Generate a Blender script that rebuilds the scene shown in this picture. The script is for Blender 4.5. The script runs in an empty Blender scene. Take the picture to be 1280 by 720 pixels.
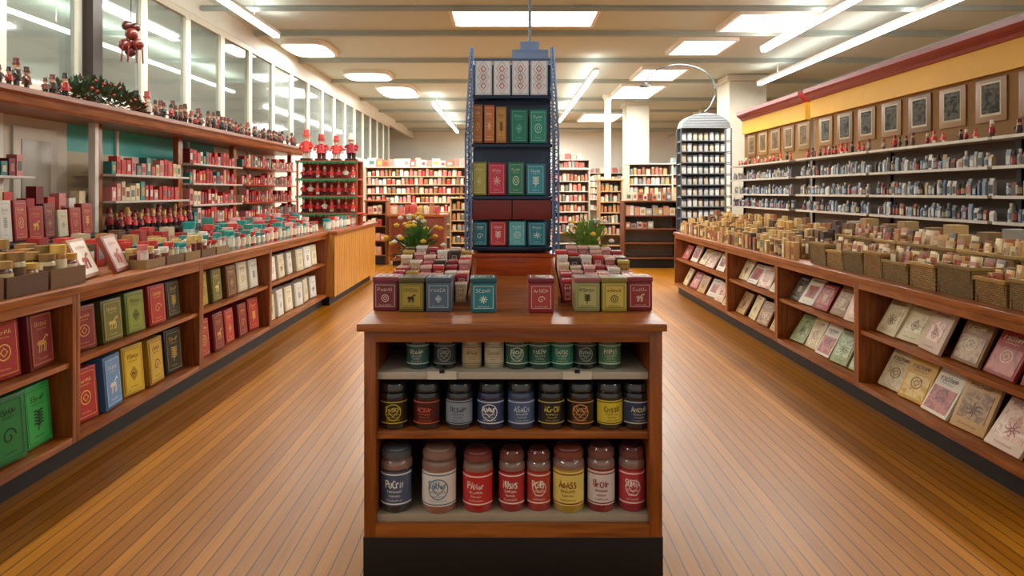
import bpy, bmesh, math, random
from math import pi, sin, cos, radians as R
from mathutils import Vector
rnd = random.Random(11)
S = bpy.context.scene; COL = S.collection

# ---------------------------------------------------------------- helpers
def lin(h):
    h = h.lstrip('#'); o = []
    for i in (0, 2, 4):
        c = int(h[i:i+2], 16)/255
        o.append(c/12.92 if c <= .04045 else ((c+.055)/1.055)**2.4)
    return (o[0], o[1], o[2], 1)

class MB:
    def __init__(s): s.v = []; s.f = []; s.m = []
    def face(s, pts, mi=0):
        n = len(s.v); s.v += [tuple(p) for p in pts]; s.f.append(tuple(range(n, n+len(pts)))); s.m.append(mi); return s
    def box(s, x0, x1, y0, y1, z0, z1, mi=0):
        n = len(s.v)
        s.v += [(x0,y0,z0),(x1,y0,z0),(x1,y1,z0),(x0,y1,z0),(x0,y0,z1),(x1,y0,z1),(x1,y1,z1),(x0,y1,z1)]
        for q in ((0,3,2,1),(4,5,6,7),(0,1,5,4),(1,2,6,5),(2,3,7,6),(3,0,4,7)):
            s.f.append(tuple(n+i for i in q)); s.m.append(mi)
        return s
    def lathe(s, prof, n=18, c=(0,0,0), mi=0):
        rings = []
        for r, z in prof:
            if r < 1e-6:
                rings.append([len(s.v)]); s.v.append((c[0], c[1], c[2]+z))
            else:
                b = len(s.v); rings.append(list(range(b, b+n)))
                for k in range(n):
                    a = 2*pi*k/n; s.v.append((c[0]+r*cos(a), c[1]+r*sin(a), c[2]+z))
        for i in range(len(rings)-1):
            A, B = rings[i], rings[i+1]
            m = mi[i] if isinstance(mi, (list, tuple)) else mi
            for k in range(n):
                k2 = (k+1) % n
                if len(A) == 1 and len(B) == 1: continue
                if len(A) == 1: q = (A[0], B[k2], B[k])
                elif len(B) == 1: q = (A[k], A[k2], B[0])
                else: q = (A[k], A[k2], B[k2], B[k])
                s.f.append(q); s.m.append(m)
        return s
    def tube(s, pts, r, n=6, mi=0):
        pts = [Vector(p) for p in pts]; rings = []
        for i, p in enumerate(pts):
            d = (pts[min(i+1, len(pts)-1)]-pts[max(i-1, 0)]).normalized()
            u = d.cross(Vector((0, 0, 1)))
            if u.length < .05: u = d.cross(Vector((1, 0, 0)))
            u.normalize(); w = d.cross(u)
            b = len(s.v); rings.append(b)
            for k in range(n):
                a = 2*pi*k/n; s.v.append(tuple(p+u*(r*cos(a))+w*(r*sin(a))))
        for i in range(len(rings)-1):
            for k in range(n):
                k2 = (k+1) % n
                s.f.append((rings[i]+k, rings[i]+k2, rings[i+1]+k2, rings[i+1]+k)); s.m.append(mi)
        s.f.append(tuple(rings[0]+k for k in range(n))[::-1]); s.m.append(mi)
        s.f.append(tuple(rings[-1]+k for k in range(n))); s.m.append(mi)
        return s
    def prism_x(s, poly, x0, x1, mi=0):            # poly in (y,z)
        n = len(poly); b = len(s.v)
        s.v += [(x0, y, z) for y, z in poly]+[(x1, y, z) for y, z in poly]
        s.f.append(tuple(range(b, b+n))); s.m.append(mi)
        s.f.append(tuple(range(b+n, b+2*n))[::-1]); s.m.append(mi)
        for k in range(n):
            k2 = (k+1) % n
            s.f.append((b+k2, b+k, b+n+k, b+n+k2)); s.m.append(mi)
        return s
    def ribbon(s, pts, w, mp, mi=0):
        P = [Vector((p[0], p[1])) for p in pts]; L = []
        for i, p in enumerate(P):
            d = P[min(i+1, len(P)-1)]-P[max(i-1, 0)]
            d = d.normalized() if d.length > 1e-9 else Vector((1, 0))
            q = Vector((-d.y, d.x))*w/2; L.append((p+q, p-q))
        for i in range(len(L)-1):
            a, b = L[i]; c, d = L[i+1]
            s.face([mp(b.x, b.y), mp(d.x, d.y), mp(c.x, c.y), mp(a.x, a.y)], mi)
        return s
    def wrap(s, r, a, z0, z1, n=12, mi=0):
        for k in range(n):
            t0 = -a+2*a*k/n; t1 = -a+2*a*(k+1)/n
            s.face([(r*sin(t0), -r*cos(t0), z0), (r*sin(t1), -r*cos(t1), z0), (r*sin(t1), -r*cos(t1), z1), (r*sin(t0), -r*cos(t0), z1)], mi)
        return s
    def mesh(s, name, mats, bevel=0, smooth=False, fix=True):
        me = bpy.data.meshes.new(name); me.from_pydata(s.v, [], s.f)
        if not isinstance(mats, (list, tuple)): mats = [mats]
        for m in mats: me.materials.append(m)
        me.polygons.foreach_set('material_index', s.m)
        if bevel or smooth:
            bm = bmesh.new(); bm.from_mesh(me)
            if smooth: bmesh.ops.remove_doubles(bm, verts=bm.verts, dist=1e-5)
            if bevel:
                bmesh.ops.bevel(bm, geom=list(bm.edges), offset=bevel, segments=2, profile=.6, affect='EDGES', clamp_overlap=True)
            bm.to_mesh(me); bm.free()
        if smooth or bevel:
            me.polygons.foreach_set('use_smooth', [True]*len(me.polygons))
            me.set_sharp_from_angle(angle=R(38))
        me.update(); return me

def tag(o, label, cat, group=None):
    n = len(label.split())
    if n < 4 or n > 16: print('LABEL LEN', n, label)
    o['label'] = label; o['category'] = cat
    if group: o['group'] = group
    return o
def T(name, label, cat, loc=(0,0,0), rot=(0,0,0), group=None, scale=None):
    o = bpy.data.objects.new(name, None); o.empty_display_size = .05; COL.objects.link(o)
    o.location = loc; o.rotation_euler = rot
    if scale: o.scale = scale
    return tag(o, label, cat, group)
def O(name, me, parent=None, loc=(0,0,0), rot=(0,0,0), mat=None, scale=None):
    o = bpy.data.objects.new(name, me); COL.objects.link(o)
    o.location = loc; o.rotation_euler = rot
    if scale: o.scale = scale
    if parent: o.parent = parent
    if mat:
        o.material_slots[0].link = 'OBJECT'; o.material_slots[0].material = mat
    return o
def ST(name, me, loc=(0,0,0), parent=None, rot=(0,0,0)):
    o = O(name, me, parent, loc, rot)
    if not parent: o['kind'] = 'structure'
    return o
ORDW = ['leftmost','second','third','fourth','fifth','sixth','seventh','eighth','ninth','tenth','eleventh','twelfth','thirteenth','fourteenth','fifteenth','sixteenth','seventeenth','eighteenth']
def fl(i, n=None):
    if i == 0: return 'leftmost'
    if n and i == n-1: return 'rightmost'
    return ORDW[i]+' from left'

# ---------------------------------------------------------------- materials
def nodes(name):
    m = bpy.data.materials.new(name); m.use_nodes = True
    nt = m.node_tree; return m, nt, nt.nodes, nt.links, nt.nodes['Principled BSDF']
MATS = {}
def pm(hexc, rough=.5, metal=0, var=.14, ns=14, coat=0, rand=.0):
    key = (hexc, rough, metal, var, ns, coat, rand)
    if key in MATS: return MATS[key]
    m, nt, N, L, B = nodes('paint_'+hexc)
    c = lin(hexc)
    tc = N.new('ShaderNodeTexCoord'); nz = N.new('ShaderNodeTexNoise'); nz.inputs['Scale'].default_value = ns; nz.inputs['Detail'].default_value = 4
    L.new(tc.outputs['Object'], nz.inputs['Vector'])
    mr = N.new('ShaderNodeMapRange'); mr.inputs['To Min'].default_value = 1-var; mr.inputs['To Max'].default_value = 1+var
    L.new(nz.outputs['Fac'], mr.inputs['Value'])
    hs = N.new('ShaderNodeHueSaturation'); hs.inputs['Color'].default_value = c
    if rand:
        oi = N.new('ShaderNodeObjectInfo'); r2 = N.new('ShaderNodeMapRange'); r2.inputs['To Min'].default_value = 1-rand; r2.inputs['To Max'].default_value = 1+rand
        L.new(oi.outputs['Random'], r2.inputs['Value'])
        mu = N.new('ShaderNodeMath'); mu.operation = 'MULTIPLY'; L.new(mr.outputs[0], mu.inputs[0]); L.new(r2.outputs[0], mu.inputs[1]); L.new(mu.outputs[0], hs.inputs['Value'])
    else: L.new(mr.outputs[0], hs.inputs['Value'])
    L.new(hs.outputs['Color'], B.inputs['Base Color'])
    B.inputs['Roughness'].default_value = rough; B.inputs['Metallic'].default_value = metal; B.inputs['Coat Weight'].default_value = coat
    MATS[key] = m; return m
def wood(name, dark, light, axis=0, rough=.35, sc=5):
    m, nt, N, L, B = nodes(name)
    tc = N.new('ShaderNodeTexCoord'); mp = N.new('ShaderNodeMapping'); s = [7, 7, 7]; s[axis] = .6
    mp.inputs['Scale'].default_value = s; L.new(tc.outputs['Object'], mp.inputs['Vector'])
    nz = N.new('ShaderNodeTexNoise'); nz.inputs['Scale'].default_value = sc; nz.inputs['Detail'].default_value = 7; nz.inputs['Distortion'].default_value = .8
    L.new(mp.outputs[0], nz.inputs['Vector'])
    cr = N.new('ShaderNodeValToRGB'); cr.color_ramp.elements[0].color = lin(dark); cr.color_ramp.elements[1].color = lin(light)
    cr.color_ramp.elements[0].position = .3; cr.color_ramp.elements[1].position = .7
    L.new(nz.outputs['Fac'], cr.inputs['Fac']); L.new(cr.outputs['Color'], B.inputs['Base Color'])
    bp = N.new('ShaderNodeBump'); bp.inputs['Strength'].default_value = .06; L.new(nz.outputs['Fac'], bp.inputs['Height']); L.new(bp.outputs[0], B.inputs['Normal'])
    B.inputs['Roughness'].default_value = rough; B.inputs['Coat Weight'].default_value = .12; B.inputs['Coat Roughness'].default_value = .25
    return m
def pic(name, cols, sc=14, rough=.4, dist=1.2):
    m, nt, N, L, B = nodes(name)
    tc = N.new('ShaderNodeTexCoord'); oi = N.new('ShaderNodeObjectInfo')
    va = N.new('ShaderNodeVectorMath'); va.operation = 'ADD'; mu = N.new('ShaderNodeMath'); mu.operation = 'MULTIPLY'; mu.inputs[1].default_value = 40
    L.new(oi.outputs['Random'], mu.inputs[0]); L.new(tc.outputs['Object'], va.inputs[0]); L.new(mu.outputs[0], va.inputs[1])
    nz = N.new('ShaderNodeTexNoise'); nz.inputs['Scale'].default_value = sc; nz.inputs['Detail'].default_value = 3; nz.inputs['Distortion'].default_value = dist
    L.new(va.outputs[0], nz.inputs['Vector'])
    cr = N.new('ShaderNodeValToRGB'); E = cr.color_ramp.elements
    E[0].color = lin(cols[0]); E[0].position = 0.2
    E[1].color = lin(cols[-1]); E[1].position = .7
    k = len(cols)
    for i in range(1, k-1):
        e = E.new(.33+.3*i/(k-1)); e.color = lin(cols[i])
    L.new(nz.outputs['Fac'], cr.inputs['Fac']); L.new(cr.outputs['Color'], B.inputs['Base Color']); B.inputs['Roughness'].default_value = rough
    return m
def randlab(name, cols):
    m, nt, N, L, B = nodes(name)
    oi = N.new('ShaderNodeObjectInfo'); cr = N.new('ShaderNodeValToRGB'); cr.color_ramp.interpolation = 'CONSTANT'; E = cr.color_ramp.elements
    E[0].color = lin(cols[0]); E[1].color = lin(cols[1]); E[1].position = 1/len(cols)
    for i in range(2, len(cols)): e = E.new(i/len(cols)); e.color = lin(cols[i])
    L.new(oi.outputs['Random'], cr.inputs['Fac']); L.new(cr.outputs['Color'], B.inputs['Base Color']); B.inputs['Roughness'].default_value = .5
    return m
def emis(name, hexc, st):
    m, nt, N, L, B = nodes(name)
    B.inputs['Base Color'].default_value = lin(hexc); B.inputs['Emission Color'].default_value = lin(hexc); B.inputs['Emission Strength'].default_value = st
    return m
def glassm(name, tint, fac, dif=None, dfac=0):
    m = bpy.data.materials.new(name); m.use_nodes = True; nt = m.node_tree; N = nt.nodes; L = nt.links
    N.remove(N['Principled BSDF']); out = N['Material Output']
    t = N.new('ShaderNodeBsdfTransparent'); t.inputs['Color'].default_value = lin(tint)
    g = N.new('ShaderNodeBsdfGlossy'); g.inputs['Roughness'].default_value = .06
    mx = N.new('ShaderNodeMixShader'); mx.inputs[0].default_value = fac
    L.new(t.outputs[0], mx.inputs[1]); L.new(g.outputs[0], mx.inputs[2]); last = mx
    if dif:
        d = N.new('ShaderNodeBsdfDiffuse'); d.inputs['Color'].default_value = lin(dif); m2 = N.new('ShaderNodeMixShader'); m2.inputs[0].default_value = dfac
        L.new(mx.outputs[0], m2.inputs[1]); L.new(d.outputs[0], m2.inputs[2]); last = m2
    L.new(last.outputs[0], out.inputs['Surface'])
    return m
def floor_mat():
    m, nt, N, L, B = nodes('plank_floor')
    tc = N.new('ShaderNodeTexCoord'); mp = N.new('ShaderNodeMapping'); mp.inputs['Rotation'].default_value = (0, 0, R(90)); L.new(tc.outputs['Object'], mp.inputs['Vector'])
    br = N.new('ShaderNodeTexBrick'); br.offset = .5; br.inputs['Scale'].default_value = 1; br.inputs['Brick Width'].default_value = 60; br.inputs['Row Height'].default_value = .064
    br.inputs['Mortar Size'].default_value = .0034; br.inputs['Mortar Smooth'].default_value = .5; br.inputs['Bias'].default_value = 0
    br.inputs['Color1'].default_value = lin('#8c561c'); br.inputs['Color2'].default_value = lin('#a86e2a'); br.inputs['Mortar'].default_value = lin('#351a07')
    L.new(mp.outputs[0], br.inputs['Vector'])
    m2 = N.new('ShaderNodeMapping'); m2.inputs['Scale'].default_value = (30, 1.1, 1); L.new(tc.outputs['Object'], m2.inputs['Vector'])
    nz = N.new('ShaderNodeTexNoise'); nz.inputs['Scale'].default_value = 2.2; nz.inputs['Detail'].default_value = 8; L.new(m2.outputs[0], nz.inputs['Vector'])
    mr = N.new('ShaderNodeMapRange'); mr.inputs['To Min'].default_value = .56; mr.inputs['To Max'].default_value = 1.34; L.new(nz.outputs['Fac'], mr.inputs['Value'])
    n3 = N.new('ShaderNodeTexNoise'); n3.inputs['Scale'].default_value = .9; n3.inputs['Detail'].default_value = 3; L.new(tc.outputs['Object'], n3.inputs['Vector'])
    mr3 = N.new('ShaderNodeMapRange'); mr3.inputs['To Min'].default_value = .82; mr3.inputs['To Max'].default_value = 1.18; L.new(n3.outputs['Fac'], mr3.inputs['Value'])
    mu = N.new('ShaderNodeMath'); mu.operation = 'MULTIPLY'; L.new(mr.outputs[0], mu.inputs[0]); L.new(mr3.outputs[0], mu.inputs[1])
    hs = N.new('ShaderNodeHueSaturation'); L.new(br.outputs['Color'], hs.inputs['Color']); L.new(mu.outputs[0], hs.inputs['Value'])
    hs.inputs['Saturation'].default_value = 1.05
    L.new(hs.outputs['Color'], B.inputs['Base Color'])
    r = N.new('ShaderNodeMapRange'); r.inputs['To Min'].default_value = .27; r.inputs['To Max'].default_value = .44; L.new(n3.outputs['Fac'], r.inputs['Value']); L.new(r.outputs[0], B.inputs['Roughness'])
    B.inputs['Specular IOR Level'].default_value = .28
    B.inputs['Specular Tint'].default_value = (1, .85, .65, 1)
    return m

WX = wood('oak_along_x', '#763a10', '#ae6428', 0)
WZ = wood('oak_upright', '#6e360e', '#a55b24', 2)
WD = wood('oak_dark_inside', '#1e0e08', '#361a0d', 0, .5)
WR = wood('mahogany', '#8a3010', '#c4561e', 0, .3)
WYEL = wood('yellow_pine', '#a86a26', '#d0963e', 2, .4)
BLACK = pm('#0b0a0a', .5)
DKM = pm('#1c2026', .35, .4)
BLUED = pm('#2a3850', .2, .3)
BLUEM = pm('#6683ae', .3, .3)
GREYSH = pm('#cac6bc', .45, .05)
CREAM = pm('#dedacc', .6, ns=3)
COLM = pm('#cac5b4', .6, ns=3)
WHITE = pm('#ebe8de', .5, ns=3)
GLASS = glassm('window_glass', '#ccd6d2', .2, '#b4bab2', .22)
CEIL = pm('#becbc4', .8, ns=.5, var=.05)
BEAM = pm('#a6b2ac', .7, ns=2)
LIGHTM = emis('tube_glow', '#fbfcf8', 11)
LABM = randlab('carton_labels', ['#b8423a', '#d8c8a4', '#c9a24a', '#4f7a72', '#e0dacc', '#8a3430', '#b8766a', '#8d9a9e'])
LABB = randlab('packet_labels', ['#9aa8b8', '#4a5460', '#d4d2ca', '#7a8896', '#a8605a', '#c0b490', '#3c3e42', '#d0d4d4'])
def paper(h): return pm(h, .45, rand=.12)

# ---------------------------------------------------------------- room shell
ST('floor', MB().box(-8, 10, -2, 26.5, -.1, 0).mesh('floor', floor_mat()))
ST('ceiling', MB().box(-8, 10, -2, 26.5, 4, 4.1).mesh('ceiling', CEIL))
ST('wall_back', MB().box(-8, 10, 26.5, 26.7, 0, 4).mesh('wall_back', pm('#e6e3d8', .8, ns=1)))
ST('wall_left', MB().box(-8.2, -8, -2, 26.5, 0, 4).mesh('wall_left', pm('#d6d8d0', .8, ns=1)))
ST('wall_right', MB().box(10, 10.2, -2, 26.5, 0, 4).mesh('wall_right', pm('#b8b8ae', .8, ns=1)))
ST('wall_partition', MB().box(-4.0, -3.92, 2, 26.5, 0, 2.32).box(-4.0, -3.92, 2, 26.5, 3.72, 4).mesh('wall_partition', CREAM))
tn = 0
for y in (6.3, 7.6, 9.95, 12.0, 14.25, 17.0, 19.4, 22.4, 25):
    tn += 1
    ST('trim_%d' % tn, MB().box(-8, 10, y-.045, y+.045, 3.92, 4).mesh('ceiling_beam', BEAM))
tn += 1
ST('trim_%d' % tn, MB().tube([(6.6, -2, 3.78), (6.6, 26.4, 3.78)], .03).mesh('ceiling_pipe', BEAM, smooth=True))
tn += 1
ST('trim_%d' % tn, MB().tube([(-3.9, 8.15, 3.84), (9.9, 8.15, 3.84)], .04).mesh('ceiling_pipe', BEAM, smooth=True))
wf = MB().box(-.035, .035, 0, .06, 2.32, 3.72).box(-.035, .035, .89, .95, 2.32, 3.72).box(-.035, .035, .06, .89, 2.32, 2.4).box(-.035, .035, .06, .89, 3.64, 3.72).mesh('window_frame', pm('#dcd6c4', .5, ns=3))
wp = MB().box(-.004, .004, .06, .89, 2.4, 3.64).mesh('window_pane', GLASS)
for i in range(20):
    y = 2.1+.95*i if i < 4 else 2.16+.95*i
    w = ST('window_%d' % (i+1), wf, (-3.96, y, 0)); O('window_pane', wp, w)
tn += 1
ST('trim_%d' % tn, MB().box(-3.99, -3.86, 5.9, 5.96, 2.33, 4).box(-3.86, -3.8, 5.86, 6.0, 2.33, 4).mesh('dark_post', pm('#2a1c14', .5)))
for (x, y, w, lab) in ((5.1, 14, .8, 'broad beige square column beyond the right wall shelving, nearer one'), (6.2, 19.5, .8, 'broad beige square column farther back at the right'), (3.55, 17.8, .62, 'beige square column behind the low dark shelving, left of the wire rack')):
    t = T('column', lab, 'column', (x, y, 0))
    O('shaft', MB().box(-w/2, w/2, -w/2, w/2, .18, 3.86).mesh('shaft', COLM, .02), t)
    O('capital', MB().box(-w/2-.05, w/2+.05, -w/2-.05, w/2+.05, 3.86, 3.99).mesh('capital', COLM, .02), t)
    O('plinth', MB().box(-w/2-.05, w/2+.05, -w/2-.05, w/2+.05, 0, .18).mesh('plinth', COLM, .02), t)
for (x, y, lab) in ((2.55, 16.4, 'slim white round support pole behind the far shelves, right of the tower'), (4.4, 22.5, 'slim white round support pole standing farthest back on the right')):
    t = T('support_pole', lab, 'column', (x, y, 0))
    O('shaft', MB().lathe([(0, .04), (.085, .04), (.085, 3.92), (0, 3.92)], 16).mesh('pole', WHITE, smooth=True), t)
    O('base_plate', MB().lathe([(0, 0), (.16, 0), (.16, .04), (0, .04)], 16).mesh('pb', WHITE, smooth=True), t)
    O('collar', MB().lathe([(.086, 3.85), (.13, 3.92), (.13, 4), (.0, 4)], 16).mesh('pc', WHITE, smooth=True), t)

# ---------------------------------------------------------------- lights
def area(parent, sx, sy, w, up=False, dz=-.09):
    ld = bpy.data.lights.new('lamp_glow', 'AREA'); ld.shape = 'RECTANGLE'; ld.size = sx; ld.size_y = sy; ld.energy = w; ld.color = (1, .965, .9)
    o = bpy.data.objects.new('lamp_glow', ld); COL.objects.link(o); o.parent = parent; o.location = (0, 0, dz)
    if up: o.rotation_euler = (pi, 0, 0)
def troffer(x0, x1, y0, y1, lab, w=60, rounded=False):
    cx, cy = (x0+x1)/2, (y0+y1)/2; a, b = (x1-x0)/2, (y1-y0)/2
    t = T('ceiling_light', lab, 'ceiling light', (cx, cy, 3.99), group='recessed ceiling light panels')
    if rounded:
        def se(k, g):
            th = 2*pi*k/36; c, s_ = cos(th), sin(th)
            return ((a+g)*math.copysign(abs(c)**.5, c), (b+g)*math.copysign(abs(s_)**.5, s_))
        m = MB(); d = MB()
        d.face([se(k, 0)+(-.07,) for k in range(36)][::-1])
        for k in range(36):
            p, q_ = se(k, .05), se((k+1) % 36, .05); p0, q0 = se(k, 0), se((k+1) % 36, 0)
            m.face([p+(.01,), q_+(.01,), q_+(-.06,), p+(-.06,)]); m.face([p+(-.06,), q_+(-.06,), q0+(-.069,), p0+(-.069,)])
        O('frame', m.mesh('tf', WHITE, smooth=True), t); O('diffuser', d.mesh('td', LIGHTM), t)
    else:
        f = MB().box(-a-.05, a+.05, -b-.05, -b, -.07, .01).box(-a-.05, a+.05, b, b+.05, -.07, .01).box(-a-.05, -a, -b, b, -.07, .01).box(a, a+.05, -b, b, -.07, .01)
        O('frame', f.mesh('tf', WHITE), t)
        O('diffuser', MB().box(-a, a, -b, b, -.06, 0).mesh('td', LIGHTM), t)
    area(t, 2*a*(.75 if rounded else 1), 2*b*(.75 if rounded else 1), w)
troffer(-.75, 1.2, 8.6, 9.35, 'wide bright ceiling light panel above the central tower', 110)
troffer(-3.75, -3.05, 10.5, 11.5, 'bright rounded ceiling panel highest on the left, near the windows', 45, True)
troffer(3.2, 4.4, 8.75, 9.65, 'widest bright ceiling panel at upper right beside the long tube', 65)
troffer(2.84, 3.66, 10.3, 11.3, 'bright ceiling panel left of the widest upper right panel', 50)
troffer(-3.4, -2.5, 13.1, 13.95, 'left rounded ceiling panel pair, the nearer one', 85, True)
troffer(-3.1, -2.25, 14.8, 16.5, 'left rounded ceiling panel pair, the farther one', 120, True)
troffer(2.7, 3.55, 12.7, 13.9, 'right ceiling panel pair, the nearer one', 85)
troffer(2.65, 3.6, 14.7, 16.6, 'right ceiling panel pair, the farther one', 120)
troffer(2.4, 3.6, 19.9, 22.0, 'ceiling panel added to brighten the back, in right half above the back shelves', 280)  # extra panel, added to brighten the deep background
troffer(.6, 1.4, 23.0, 24.6, 'farthest small ceiling panel, added to brighten the back wall', 280)  # likewise added, lifts the brightness near the back wall
def strip(x, y0, y1, lab, w, up=.22):
    t = T('strip_light', lab, 'ceiling light', (x, (y0+y1)/2, 3.72), group='long fluorescent strip lights'); h = (y1-y0)/2
    O('housing', MB().box(-.05, .05, -h, h, -.015, .03).mesh('sh', WHITE), t)
    for k in range(3):
        yy = -h*.85+k*h*.85; O('hanger', MB().tube([(0, yy, .03), (0, yy, .278)], .006).mesh('shg', WHITE), t)
    for s in (-.025, .025): O('tube', MB().tube([(s, -h+.02, -.04), (s, h-.02, -.04)], .021, 8).mesh('stb', LIGHTM, smooth=True), t)
    area(t, .1, 2*h, w); area(t, .1, 2*h, w*up, True, .04)  # the second, upward area light is added to lighten the ceiling
strip(5.1, 1, 13, 'long fluorescent strip light farthest right above the wall cornice', 130)
strip(3.95, -1.6, 9.9, 'fluorescent strip light second from right at the upper edge', 165)
strip(-3.25, -1.6, 9.0, 'fluorescent strip light along the top left by the windows', 160)
strip(-1.85, 16, 23.5, 'far fluorescent strip light left of the central tower', 190, .12)
strip(1.6, 11.6, 20, 'fluorescent strip light just right of the central tower', 180, .12)
strip(-6, 3, 14, 'fluorescent strip light seen through the upper left windows', 380, .4)

# ---------------------------------------------------------------- lettering
GL = [[[(0,0),(0,1),(.55,.95),(.65,.7),(.5,.5),(0,.48)]], [[(0,0),(.35,1),(.7,0)],[(.15,.35),(.55,.35)]], [[(.65,.85),(.3,1),(0,.6),(.1,.15),(.4,0),(.65,.15)]],
      [[(0,1),(0,.25),(.3,0),(.6,.25),(.6,1)]], [[(0,0),(0,1),(.6,0),(.6,1)]], [[(.6,.9),(.25,1),(.05,.75),(.5,.4),(.5,.1),(.2,0),(0,.12)]], [[(0,0),(0,.7)],[(0,.5),(.3,.72),(.55,.6)]], [[(.3,0),(0,.3),(.3,.6),(.6,.3),(.3,0)]]]
def scrib(m, cx, cz, W, H, n, seed, mp, w=None):
    q = random.Random(seed); w = w or H*.15; st = W/n
    for i in range(n):
        g = q.choice(GL); x0 = cx-W/2+i*st
        hh = H*(1 if i == 0 else q.choice((.7, .75, 1)))
        for pl in g:
            m.ribbon([(x0+p[0]*st*1.15, cz-H/2+p[1]*hh) for p in pl], w, mp)
    return m
def swirl(m, cx, cz, r, seed, mp, w):
    """one of several small printed ornaments"""
    q = random.Random(seed); k = seed % 6
    P = lambda L: [(cx+a*r, cz+b*r) for a, b in L]
    if k == 0:
        m.ribbon([(cx+r*(1-t/16)*cos(t*.55), cz+r*(1-t/16)*sin(t*.55)) for t in range(15)], w, mp)
    elif k == 1:
        m.ribbon(P([(-.2,-1.2),(0,-.3),(.1,.4),(0,1.2)]), w*.8, mp)
        for j in range(5):
            z = -.6+j*.36
            for s in (-1, 1): m.ribbon(P([(.05,z),(s*.45,z+.3),(s*.75,z+.2)]), w*1.3, mp)
    elif k == 2:
        m.ribbon([(cx+r*.9*cos(t*pi/9), cz+r*.9*sin(t*pi/9)) for t in range(19)], w, mp)
        m.ribbon(P([(-.5,0),(0,.5),(.5,0),(0,-.5),(-.5,0)]), w, mp)
    elif k == 3:
        m.ribbon(P([(-1,.1),(-.6,.5),(-.3,.4),(.2,.5),(.6,.9),(.9,1.1),(1.1,.8)]), w*1.6, mp)
        for a in (-.7, -.35, .25, .55): m.ribbon(P([(a,.45),(a+.1,-.2),(a-.05,-.9)]), w*1.2, mp)
        m.ribbon(P([(-.8,.3),(-.2,.1),(.5,.2)]), w*2.6, mp)
    elif k == 4:
        for s in (1, .62): m.ribbon(P([(-s*.8,0),(0,s),(s*.8,0),(0,-s),(-s*.8,0)]), w*.8, mp)
        m.ribbon(P([(-.2,0),(.2,0)]), w*2.4, mp)
    else:
        for j in range(8):
            a = j*pi/4; m.ribbon(P([(.25*cos(a),.25*sin(a)),(.7*cos(a+.15),.7*sin(a+.15)),(1.05*cos(a),1.05*sin(a))]), w, mp)
        m.ribbon([(cx+r*.22*cos(t*pi/5), cz+r*.22*sin(t*pi/5)) for t in range(11)], w, mp)
    return m
def frame2(m, x0, x1, z0, z1, w, mp):
    for a, b in (((x0, z0), (x1, z0)), ((x0, z1), (x1, z1)), ((x0, z0), (x0, z1)), ((x1, z0), (x1, z1))): m.ribbon([a, b], w, mp)
    return m
def flat(y): return lambda u, z: (u, y, z)
def cyl(r): return lambda u, z: (r*sin(u/r), -r*cos(u/r), z)

# ---------------------------------------------------------------- product prototypes
BASE = pm('#777777', .5)
_c = {}
def book_parts(v):
    if ('b', v) in _c: return _c[('b', v)]
    w, h, t = .2, .3, .085
    body = MB().box(-w/2, w/2, 0, t, 0, h).mesh('book_body', BASE, .006)
    pan = MB().box(-w/2+.016, w/2-.016, -.002, .001, .016, h-.016).mesh('front_panel', BASE)
    em = swirl(MB(), 0, .12+.006*(v % 3), .042, v, flat(-.003), .006).mesh('emblem', BASE)
    ti = scrib(MB(), 0, .232, .1, .026, 5, v*13+5, flat(-.003))
    scrib(ti, 0, .205, .08, .01, 8, v*3+2, flat(-.003)); scrib(ti, 0, .05, .07, .01, 8, v*3+4, flat(-.003))
    frame2(ti, -w/2+.024, w/2-.024, .026, h-.026, .0022, flat(-.0028)); ti = ti.mesh('title', BASE)
    _c[('b', v)] = (body, pan, em, ti); return _c[('b', v)]
def book(label, loc, rz, cols, size, group, tilt=0, v=0):
    w, h, d = size; b = book_parts(v)
    t = T('boxed_book', label, 'boxed book', (loc[0], loc[1], loc[2]+d*sin(tilt)), (-tilt, 0, rz), group, (w/.2, d/.085, h/.3))
    O('body', b[0], t, mat=paper(cols[0])); p = O('front_panel', b[1], t, mat=paper(cols[1]))
    O('emblem', b[2], p, mat=paper(cols[2])); O('title', b[3], p, mat=paper(cols[2]))
    return t
CLEAR = pm('#87665a', .05, coat=1)
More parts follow.
